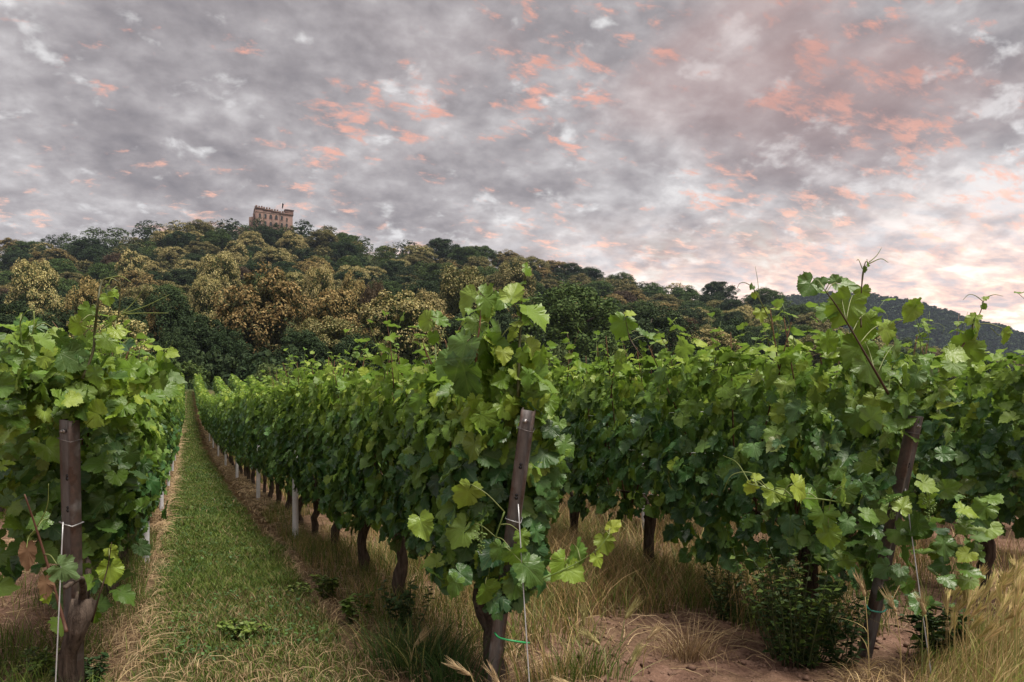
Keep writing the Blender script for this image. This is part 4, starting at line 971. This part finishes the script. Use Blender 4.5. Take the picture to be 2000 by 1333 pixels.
# ------------------------------------------------------------------ the wooded hill
KIND = {'dark': [(.018, .036, .013), (.026, .048, .017), (.036, .060, .020)], 'green': [(.040, .074, .018), (.055, .092, .022), (.070, .108, .028)],
        'olive': [(.066, .078, .022), (.088, .094, .028), (.054, .066, .019)], 'cream': [(.040, .060, .018), (.055, .075, .022)], 'rust': [(.040, .050, .016), (.055, .060, .020)], 'brown': [(.060, .045, .025), (.080, .058, .032)]}
BLOOM = {'cream': [(.54, .45, .18), (.44, .375, .145), (.64, .55, .27)], 'rust': [(.42, .30, .115), (.34, .24, .09), (.50, .38, .165)], 'olive': [(.37, .31, .13), (.30, .26, .105), (.43, .37, .18)]}
BF = {'cream': .74, 'rust': .72, 'olive': .56}
def crown(kind, seed, ncl, nlf, ls, asp=2.3):
    """unit crown: radius 1 across, z 0..1 (times asp in x units), built of leaf clumps"""
    rng = np.random.default_rng(seed); C, Rr = [], []
    g = rng.random(ncl); th = rng.uniform(0, 6.28, ncl)
    zz = np.clip(g ** .8, 0, 1); prof = np.where(zz > .36, np.sqrt(np.clip(1 - ((zz - .36) / .68) ** 2, 0, 1)), .72 + .28 * np.sin(zz / .36 * math.pi / 2))
    inn = rng.uniform(.55, .86, ncl)
    wob = 1 + .13 * np.sin(th * 2 + seed) + .10 * np.sin(th * 3 + seed * 2)
    c = np.stack([np.cos(th) * prof * inn * wob, np.sin(th) * prof * inn * wob, .06 + zz * .82], 1)
    rad = (.10 + .22 * rng.random(ncl) ** 1.5) * (1.15 - .25 * zz)
    if kind in ('dark', 'green', 'brown'): rad *= 1.12
    ci = rng.integers(0, ncl, nlf); ctr = np.array([0, 0, .42])
    outw = c - ctr; outw[:, 2] *= asp; outw = nrm(outw + [0, 0, .35])
    d = nrm(rng.normal(0, 1, (nlf, 3)) + outw[ci] * .75)
    rr = rad[ci] * rng.uniform(.62, 1.08, nlf)
    P = c[ci] + d * rr[:, None] * np.array([1, 1, 1 / asp])
    N = nrm(d + rng.normal(0, .55, (nlf, 3)) + [0, 0, .25])
    T = nrm(np.cross(N, rng.normal(0, 1, (nlf, 3)))); X = np.cross(N, T)
    s = ls * rng.uniform(.6, 1.3, nlf)
    colr = np.array(KIND[kind])[rng.integers(0, len(KIND[kind]), nlf)] * rng.uniform(.75, 1.3, (nlf, 1))
    if kind in BLOOM:
        out = np.einsum('ij,ij->i', d, outw[ci]); pb = (BF[kind] + .1) * smooth(out + rng.normal(0, .18, nlf), -.10, .40) * (.25 + .75 * smooth(P[:, 2], .15, .50))  # blossom sits outermost; thinned low down to put shade into the crown's bottom
        b = rng.random(nlf) < pb
        colr[b] = np.array(BLOOM[kind])[rng.integers(0, len(BLOOM[kind]), b.sum())] * rng.uniform(.75, 1.2, (b.sum(), 1)) * (mixb := rng.uniform(.35, .9, (b.sum(), 1))) + colr[b] * (1 - mixb)
        s = np.where(b, s * .9, s)
    sq = np.array([1, 1, 1 / asp]); a, b_ = T * s[:, None] * sq, X * (s * .62)[:, None] * sq
    V = np.stack([P - a, P - b_, P + a, P + b_], 1)
    # a few big inner leaves close the middle
    m = nlf // 12; di = nrm(rng.normal(0, 1, (m, 3))); zi = rng.uniform(.12, .72, m); pi = np.sin(np.clip(zi * .9 + .15, 0, 1) * math.pi) * .42
    Pi = np.stack([di[:, 0] * pi, di[:, 1] * pi, zi], 1); ai = nrm(np.cross(di, rng.normal(0, 1, (m, 3)))) * ls * 1.5 * sq; bi = nrm(np.cross(di, ai)) * ls * 1.5 * sq
    Vi = np.stack([Pi - ai, Pi - bi, Pi + ai, Pi + bi], 1)
    V = np.concatenate([V, Vi]).reshape(-1, 3); colr = np.concatenate([colr, np.array(KIND[kind])[rng.integers(0, len(KIND[kind]), m)] * .8])
    return V, np.arange(len(V)).reshape(-1, 4), np.repeat(np.concatenate([colr, np.ones((len(colr), 1))], 1), 4, 0)
def tree_trunk(seed):
    rng = np.random.default_rng(seed); mb = MB(); p = spline([[0, 0, -.06], [rng.normal(0, .04), rng.normal(0, .04), .2], [rng.normal(0, .08), rng.normal(0, .08), .55], [rng.normal(0, .1), rng.normal(0, .1), .8]], 8)
    mb.tube(p, np.linspace(.075, .015, 8), 7)
    for i in range(5):
        a = rng.uniform(0, 6.28); b = p[2 + i % 4]; e = b + [math.cos(a) * .5, math.sin(a) * .5, rng.uniform(.12, .25)]
        mb.tube(spline([b, (b + e) / 2 + [0, 0, .03], e], 5), np.linspace(.03, .008, 5), 5)
    return mb
KN = {'dark': 'dark green tree', 'green': 'leafy green tree', 'olive': 'olive chestnut tree', 'cream': 'cream-flowered chestnut', 'rust': 'rust-brown chestnut', 'brown': 'bare-looking brown tree'}
def build_wood():
    rng = np.random.default_rng(33)
    T = []      # x, Y, radius, height, kind
    hero = [(505, 424, 42, 425, 'dark'), (592, 430, 52, 440, 'dark'), (452, 428, 60, 436, 'dark'), (545, 437, 50, 428, 'dark'), (480, 438, 44, 430, 'green'), (565, 440, 40, 432, 'olive'), (520, 512, 172, 100, 'rust'), (652, 553, 150, 108, 'rust'), (775, 558, 172, 97, 'cream'), (905, 510, 125, 150, 'olive'), (1110, 553, 210, 108, 'green'), (835, 560, 90, 128, 'cream'), (430, 488, 90, 200, 'cream'), (405, 530, 80, 150, 'cream'),
            (625, 508, 72, 150, 'cream'), (690, 528, 80, 140, 'rust'), (330, 555, 120, 105, 'dark'), (72, 498, 96, 170, 'cream'), (175, 535, 84, 130, 'rust'), (258, 482, 60, 260, 'cream'), (300, 590, 70, 104, 'rust'), (570, 452, 64, 370, 'cream'), (490, 452, 70, 380, 'cream'),
            (460, 470, 60, 330, 'cream'), (1005, 500, 90, 220, 'olive'), (730, 545, 70, 135, 'brown'), (240, 590, 130, 92, 'dark'), (120, 600, 150, 88, 'dark'), (20, 585, 130, 90, 'dark'), (400, 610, 120, 94, 'dark'), (590, 640, 120, 90, 'dark'), (700, 650, 110, 92, 'dark'),
            (970, 590, 130, 112, 'dark'), (1235, 610, 120, 150, 'dark'), (450, 640, 90, 88, 'dark'), (340, 640, 80, 84, 'dark'), (880, 620, 110, 105, 'dark')]
    for (x, yt, wp, Y, kd) in hero:
        X = (x - CX) / F * Y; z0 = float(height(X, Y)); T.append((X, Y, 1.02 * wp / 2 / F * Y, CH + (HY - yt) / F * Y - z0, kd))
    pos = [(t[0], t[1], t[2]) for t in T]
    cand = 9000; ed = lambda a: np.interp(a, [-.9, -.45, -.1, .1, .2, .3, .4, .7], [82, 82, 92, 102, 125, 160, 190, 230])
    for _ in range(cand):
        a = rng.uniform(-.80, .78); Y = 80 + 385 * rng.random() ** .75
        if Y < ed(a) or (a > .47 and Y > 380): continue
        X = a * Y; big = np.interp(Y, [80, 200, 450], [5.2, 7.4, 9.4])
        r = big * rng.uniform(.75, 1.25)
        if any((X - p[0]) ** 2 + (Y - p[1]) ** 2 < (.82 * (r + p[2])) ** 2 for p in pos): continue
        # keep the castle clear
        sx = CX + a * F
        if 474 < sx < 574 and Y > 415: continue
        n = vnoise(X / 30 + 50, Y / 30 + 50, 61); q = rng.random(); right = smooth(a, -.05, .25)
        if q < .24 - .06 * right: kd = 'dark'
        elif q < .48 - .08 * right: kd = 'green'
        elif q < .56: kd = 'brown' if rng.random() < .18 else 'dark'
        else: kd = 'olive' if rng.random() < .42 + .22 * right else ('rust' if n > .52 else 'cream')
        h = r * rng.uniform(1.4, 1.8) * np.interp(Y, [80, 120, 450], [1.25, 1.05, .80]); pos.append((X, Y, r)); T.append((X, Y, r, h, kd))
    # skip what nearer trees hide completely
    T.sort(key=lambda q: q[1]); buf = np.full(2400, -1.0); vis = []
    for q in T:
        X, Y, r, h, kd = q; z0 = float(height(X, Y)); i0 = int(np.clip(CX + F * (X - r) / Y + 200, 0, 2398)); i1 = int(np.clip(CX + F * (X + r) / Y + 200, i0 + 1, 2399))
        top = (z0 + h - CH) / Y
        if np.mean(buf[i0:i1] < top - .004) < .15: continue
        vis.append(q); k = np.arange(i0, i1); f = 1 - ((k - (i0 + i1) / 2) / max((i1 - i0) / 2, 1)) ** 2; buf[i0:i1] = np.maximum(buf[i0:i1], (z0 + h * (.35 + .55 * np.sqrt(np.clip(f, 0, 1))) - CH) / Y)
    vis.sort(key=lambda q: -q[2] * q[3] / q[1] ** 2)
    ind, rest = vis[:296], vis[296:]
    print('trees', len(vis), len(rest))
    var = {}
    for kd in KIND:
        for j in range(4): var[kd, j, 0] = ('n', crown(kd, 900 + j * 7 + len(kd) * 31, 110, 24000, .031))
        for j in range(4): var[kd, j, 1] = ('f', crown(kd, 1900 + j * 7 + len(kd) * 31, 70, 10000, .046))
    tm = [tree_trunk(60 + j).build('trunk', M_TRUNK, None, True).data for j in range(4)]
    for o in [o for o in COL.objects if o.name.startswith('trunk') and o.parent is None]: bpy.data.objects.remove(o)
    meshes = {}
    # labels: kind, height on the slope, and the order along the slope
    def band(q):
        X, Y, r, h, kd = q; x = CX + F * X / Y
        e = (float(height(X, Y)) + h - CH) / Y; Rr, H = ridge(np.array(X / Y)); top = (float(H) + 8.5 - CH) / float(Rr)
        rel = (top - e)
        v = 'along the skyline' if rel < .012 and Y > 250 else 'high on the slope' if Y > 300 else 'midway up the slope' if Y > 190 else 'on the lower slope' if Y > 125 else 'at the foot of the wood'
        hz = 'under the far hill side' if x > 1300 else 'over the rusty-post row' if x > 1060 else 'over the grey-post row' if x > 700 else 'below the castle' if x > 400 else 'over the path row'
        return kd, v, hz
    groups = {}
    for q in ind: groups.setdefault(band(q), []).append(q)
    for key, lst in groups.items(): lst.sort(key=lambda q: q[0] / q[1])
    rr = random.Random(8); cnt = {}
    for (kd, v, hz), lst in groups.items():
        for i, q in enumerate(lst):
            X, Y, r, h, _ = q; z0 = float(height(X, Y)); near = 0 if r / Y > .022 or Y < 170 else 1; j = rr.randrange(4); key = (kd, j, near)
            if key not in meshes:
                V, Fq, C = var[key][1]; meshes[key] = mk('crown', V, Fq, M_CROWN, None, {'col': C}); me = meshes[key].data; bpy.data.objects.remove(meshes[key]); meshes[key] = me
            sg = 'only' if len(lst) == 1 else ordinal(i + 1)
            lab = ('%s %s %s, %s' % ('lone' if len(lst) == 1 else sg, KN[kd], v, hz)) + ('' if len(lst) == 1 else ', going east')
            o = empty('dark_tree' if kd in ('dark', 'green', 'brown') else 'chestnut_tree', (X, Y, z0), lab, 'tree', 'trees of the wooded castle hill', rr.uniform(0, 6.28)); o.scale = (r, r, h)
            c = bpy.data.objects.new('crown', meshes[key]); COL.objects.link(c); c.parent = o
            tr = bpy.data.objects.new('trunk', tm[j]); COL.objects.link(tr); tr.parent = o
    if rest:
        parts = []
        for q in rest:
            X, Y, r, h, kd = q; V, Fq, C = var[kd, rr.randrange(4), 1][1]; k = np.sort(rng.permutation(len(Fq))[:1500]); V = V.reshape(-1, 4, 3)[k]; C = C.reshape(-1, 4, 4)[k] * np.array([rr.uniform(.85, 1.15)] * 3 + [1]); a = rr.uniform(0, 6.28); cs, sn = math.cos(a), math.sin(a)
            c0 = V.mean(1, keepdims=True); V = c0 + (V - c0) * 1.25
            Vx = np.stack([(V[..., 0] * cs - V[..., 1] * sn) * r + X, (V[..., 0] * sn + V[..., 1] * cs) * r + Y, V[..., 2] * h + float(height(X, Y))], -1)
            parts.append((Vx.reshape(-1, 3), np.arange(len(k) * 4).reshape(-1, 4), C.reshape(-1, 4)))
        V, Fq, C = merge(parts); tag(mk('hill_forest', V, Fq, M_CROWN, None, {'col': C}), 'the farther small trees covering the castle hill', 'forest', kind='stuff')
    # shrubs along the edge of the wood
    sv = [crown(kd, 70 + i, 30, 3000, .085, 1.2) for i, kd in enumerate(('dark', 'green', 'dark'))]; sm = []
    for V, Fq, C in sv: o = mk('shrub', V, Fq, M_CROWN, None, {'col': C}); sm.append(o.data); bpy.data.objects.remove(o)
    def shrub(X, Y, r, h, m, label): o = bpy.data.objects.new('shrub', m); COL.objects.link(o); o.location = (X, Y, float(height(X, Y)) - .1 * h); o.scale = (r, r, h); o.rotation_euler = (0, 0, rr.uniform(0, 6)); tag(o, label, 'shrub', 'shrubs along the edge of the wood')
    a = -.74; i = 0; xs = []
    while a < .36:
        Y = float(ed(a)) - rr.uniform(0, 5); xs.append((a * Y, Y)); a += rr.uniform(.028, .05)
    for i, (X, Y) in enumerate(xs): shrub(X, Y, rr.uniform(2.2, 3.8), rr.uniform(2.2, 4.8), sm[rr.choice((0, 0, 1, 2))], '%s dark shrub along the foot of the wood, counted eastward' % ordinal(i + 1))
    mw, gw = None, crown('green', 5, 40, 5200, .060, 1.3); C = gw[2].copy(); C[:, :3] = C[:, :3] * .8 + np.array([.022, .026, .014])
    mw = mk('shrub', gw[0], gw[1], M_CROWN, None, {'col': C}); Y = 80.; X = (1092 - CX) / F * Y; mw.location = (X, Y, float(height(X, Y)) - .3); mw.scale = (2.5, 2.5, CH + (HY - 672) / F * Y - float(height(X, Y)) + .3)
    tag(mw, 'rounded grey-green shrub in front of the large leafy tree', 'shrub', 'shrubs along the edge of the wood')
    o = mw.copy(); COL.objects.link(o); Y = 76.; X = (525 - CX) / F * Y; o.location = (X, Y, float(height(X, Y)) - .3); o.scale = (1.8, 1.8, CH + (HY - 710) / F * Y - float(height(X, Y)) + .3); tag(o, 'small round grey-green shrub below the rust chestnut', 'shrub', 'shrubs along the edge of the wood')
    # dark scrub right at the end of the path
    n = 9000; Y = rng.uniform(73, 92, n); a = rng.uniform(-.74, .5, n); X = a * Y; t = X * D[0] + Y * D[1]; k = t > 75.5; X, Y = X[k], Y[k]; n = len(X); P = np.stack([X, Y, height(X, Y)], 1)
    h = rng.uniform(.3, 1.3, n); ln = rng.normal(0, .35, (n, 2)); V, Fq, C = blades(rng, P, h, rng.uniform(.12, .35, n), ln, cols(rng, n, [(.022, .042, .015), (.035, .06, .02), (.05, .08, .025)]), 3)
    tag(mk('undergrowth', V, Fq, M_CROWN, None, {'col': C}), 'rank dark undergrowth between the vine rows and the wood', 'undergrowth', kind='stuff')
build_wood()
def build_far_hill():
    rng = np.random.default_rng(3); Yc = 1500.0
    hx = np.array([1000, 1300, 1480, 1560, 1620, 1700, 1760, 1830, 1900, 1960, 2030, 2200, 2500]); hy = np.array([700, 640, 600, 590, 588, 586, 592, 609, 633, 647, 668, 722, 800])
    xs = np.linspace(1000, 2500, 130); rows = []
    for f in np.linspace(0, 1, 40):
        Y = 900 + f * 900
        prof = np.sin(min(f / .667, 1) * math.pi / 2) if f < .667 else math.cos((f - .667) / .333 * 1.2)
        X = (xs - CX) / F * Y
        H = (CH + (HY - np.interp(xs, hx, hy)) / F * Yc - 9) * prof
        H = H + (fbm(X / 90, np.full_like(X, Y / 90), 4, 3) - .5) * 30 * prof
        rows.append(np.stack([X, np.full_like(X, Y), H - 4], 1))
    V = np.array(rows); ny, nx = V.shape[:2]; i = np.arange(nx * ny).reshape(ny, nx)
    Fq = np.stack([i[:-1, :-1].ravel(), i[:-1, 1:].ravel(), i[1:, 1:].ravel(), i[1:, :-1].ravel()], 1)
    tag(mk('far_hill', V, Fq, plain('far_hill_floor', (.02, .03, .015), .95, .05, 0, .02), smooth_=True), 'distant wooded hill behind the vines', 'hill', kind='structure')
    n = 5200; fy = rng.uniform(0, 27.5, n); fx = rng.uniform(20, nx - 2, n); j, k = fy.astype(int), fx.astype(int); q = V[j, k] * (1 - (fx - k))[:, None] + V[j, k + 1] * (fx - k)[:, None]; q2 = V[j + 1, k]; q[:, 1:] += ((q2 - V[j, k]) * (fy - j)[:, None])[:, 1:]
    Vb, Fb, Cb = crown('dark', 11, 16, 190, .22); parts = []; m = len(Vb)
    r = rng.uniform(6, 14, n); h = rng.uniform(9, 18, n); an = rng.uniform(0, 6.28, n)
    VV = np.stack([(Vb[None, :, 0] * np.cos(an)[:, None] - Vb[None, :, 1] * np.sin(an)[:, None]) * r[:, None], (Vb[None, :, 0] * np.sin(an)[:, None] + Vb[None, :, 1] * np.cos(an)[:, None]) * r[:, None], Vb[None, :, 2] * h[:, None]], -1) + q[:, None]
    FF = (Fb[None] + (np.arange(n) * m)[:, None, None]).reshape(-1, 4); CC = (Cb[None] * np.concatenate([np.repeat(rng.uniform(.8, 1.25, (n, 1, 1)), 3, 2), np.ones((n, 1, 1))], 2)).reshape(-1, 4)
    tag(mk('far_forest', VV.reshape(-1, 3), FF, M_CROWN, None, {'col': CC}), 'dark forest covering the distant hill', 'forest', kind='stuff')
build_far_hill()

# ------------------------------------------------------------------ the castle on the crest
def build_castle():
    Y0 = 450.0; cx = (499 - CX) / F * Y0; base = px(499, 462, Y0)          # the corner nearest to the viewer
    o = empty('castle', base, 'ruined red sandstone castle with battlements on the wooded crest', 'castle', None, R(24)); zt = CH + (HY - 410) / F * Y0 - base[2]
    # local: +x along the long facade, +y into the building; the corner stands at the origin
    Lx, Ly, zb = 22.5, 14.0, -8.0
    seg = [(0, 4.6, 1.3), (4.6, 9.4, .75), (9.4, 14.2, .2), (14.2, Lx, -.5)]      # the wall head steps down along the facade
    mb = MB()
    for x0, x1, dz in seg: mb.box((x0, 0, zb), (x1, Ly, zt + dz))
    wall = mb.build('wall', M_STONE, o)
    mb = MB(); rg = random.Random(6)
    for x0, x1, dz in seg:
        mb.box((x0 + .002, -.3, zt + dz - .35), (x1 - .002, .5, zt + dz + .5)); x = x0 + .1
        while x < min(x1 - .8, Lx - 5): mb.box((x, -.3, zt + dz + .501), (x + rg.uniform(.85, 1.1), .45, zt + dz + rg.uniform(1.2, 1.75))); x += 1.62
    mb.box((-.3, .502, zt + .9), (.5, Ly, zt + 1.79)); y = 1.6
    while y < Ly - 1: mb.box((-.3, y, zt + 1.791), (.45, y + 1.0, zt + rg.uniform(2.4, 3.0))); y += 1.75
    mb.build('battlement', M_STONE, o)
    # string course
    mb = MB(); mb.box((-.12, -.12, zt - 1.2), (Lx + .12, -.003, zt - .95)); mb.box((-.12, .0, zt - 1.2), (-.003, Ly, zt - .95)); mb.build('string_course', M_TRIM, o)
    def arch(wd, h, n=8): return [(-wd / 2, 0)] + [(wd / 2, 0)] + [(wd / 2 * math.cos(a), h - wd / 2 + wd / 2 * math.sin(a)) for a in np.linspace(0, math.pi, n)]
    def window(xc, z, wd, h, face):
        to = (lambda x, d, zz: (xc + x, -d, z + zz)) if face == 'x' else (lambda x, d, zz: (-d, xc - x, z + zz))
        a, b = arch(wd, h), arch(wd * 1.38, h + wd * .19); n = len(a)
        V = [to(x, .14, q) for x, q in b] + [to(x, .14, q) for x, q in a] + [to(x, .003, q) for x, q in b] + [to(x, .02, q) for x, q in a]
        fs = [(i, (i + 1) % n, n + (i + 1) % n, n + i) for i in range(n)] + [(2 * n + i, 2 * n + (i + 1) % n, (i + 1) % n, i) for i in range(n)] + [(n + i, n + (i + 1) % n, 3 * n + (i + 1) % n, 3 * n + i) for i in range(n)]
        m = MB(); m.add(V, fs); f = m.build('window', M_TRIM, o)
        m = MB(); m.add([to(x, .02, q) for x, q in a], [tuple(range(n))]); m.build('pane', M_GLASS, f)
    for x_ in (2.6, 5.9, 9.2, 12.5, 15.8): window(x_, zt - 4.6, 1.25, 2.7, 'x')
    for x_ in (2.6, 5.9, 9.2, 12.5, 15.8, 18.8): window(x_, zt - 9.0, 1.25, 2.5, 'x')
    window(18.9, zt - 5.2, .8, 2.3, 'x')
    for y_ in (2.8, 6.4, 10.0): window(y_, zt - 4.7, 1.1, 2.4, 'y'); window(y_, zt - 8.8, 1.1, 2.2, 'y')
    # stair tower at the far end of the facade, with a low pitched roof
    mb = MB(); mb.box((Lx - 4.6, .9, zt - .6), (Lx + .6, 5.6, zt + 2.2)); mb.box((Lx - 4.8, .7, zt + 2.201), (Lx + .8, 5.8, zt + 2.6)); tw = mb.build('tower', M_STONE, o)
    mb = MB(); mb.add([(Lx - 5, .5, zt + 2.601), (Lx + 1, .5, zt + 2.601), (Lx + 1, 6, zt + 2.601), (Lx - 5, 6, zt + 2.601), (Lx - 3, 3.2, zt + 3.7), (Lx - 1, 3.2, zt + 3.7)], [(0, 1, 5, 4), (2, 3, 4, 5), (1, 2, 5), (3, 0, 4), (3, 2, 1, 0)]); mb.build('roof', M_ROOF, tw)
    # stepped buttress and outer wall on the other side
    mb = MB(); mb.box((-1.3, 2.6, zb), (-.003, 4.0, zt - 1.9)); mb.box((-2.4, 5.2, zb), (-.004, 6.8, zt - 3.2)); mb.box((-3.2, 8.4, zb), (-.005, 10.2, zt - 2.6)); mb.build('buttress', M_STONE, o)
    mb = MB(); mb.box((-9.5, 10.6, zb), (-.006, 11.8, zt - 9.2)); mb.build('outer_wall', M_STONE, o)
    # flagpole
    mb = MB(); mb.tube([(Lx - 6.4, 3, zt - .3), (Lx - 6.4, 3, zt + 7.4)], .09, 6); fp = mb.build('flagpole', M_STAKE, o)
    mb = MB(); n = 8; V = []
    for k in range(n):
        zz = zt + 7.2 - 3.2 * k / (n - 1); wv = [.0, .35, .7, 1.05, 1.3]
        V += [(Lx - 6.3 + q * (.95 - .08 * k), 3 + .18 * math.sin(k * .9 + q * 4), zz - q * .45) for q in wv]
    mb.add(V, [(k * 5 + i, k * 5 + i + 1, (k + 1) * 5 + i + 1, (k + 1) * 5 + i) for k in range(n - 1) for i in range(4)]); mb.build('flag', M_FLAG, fp)
build_castle()

# ------------------------------------------------------------------ evening air between here and the far hill
def build_haze():
    m = bpy.data.materials.new('evening_air'); m.use_nodes = True; t = NT(m.node_tree); t.n.remove(t.n['Principled BSDF'])
    v = t.node('ShaderNodeVolumePrincipled'); v.inputs['Color'].default_value = (.62, .74, .95, 1); v.inputs['Density'].default_value = .00008; v.inputs['Anisotropy'].default_value = .1
    t.l.new(v.outputs[0], t.n['Material Output'].inputs['Volume'])
    mb = MB(); mb.box((-1000, -140, -60), (1700, 2100, 420)); o = mb.build('haze', m); tag(o, 'thin bluish evening haze in front of the distant hill', 'haze', kind='stuff')
build_haze()
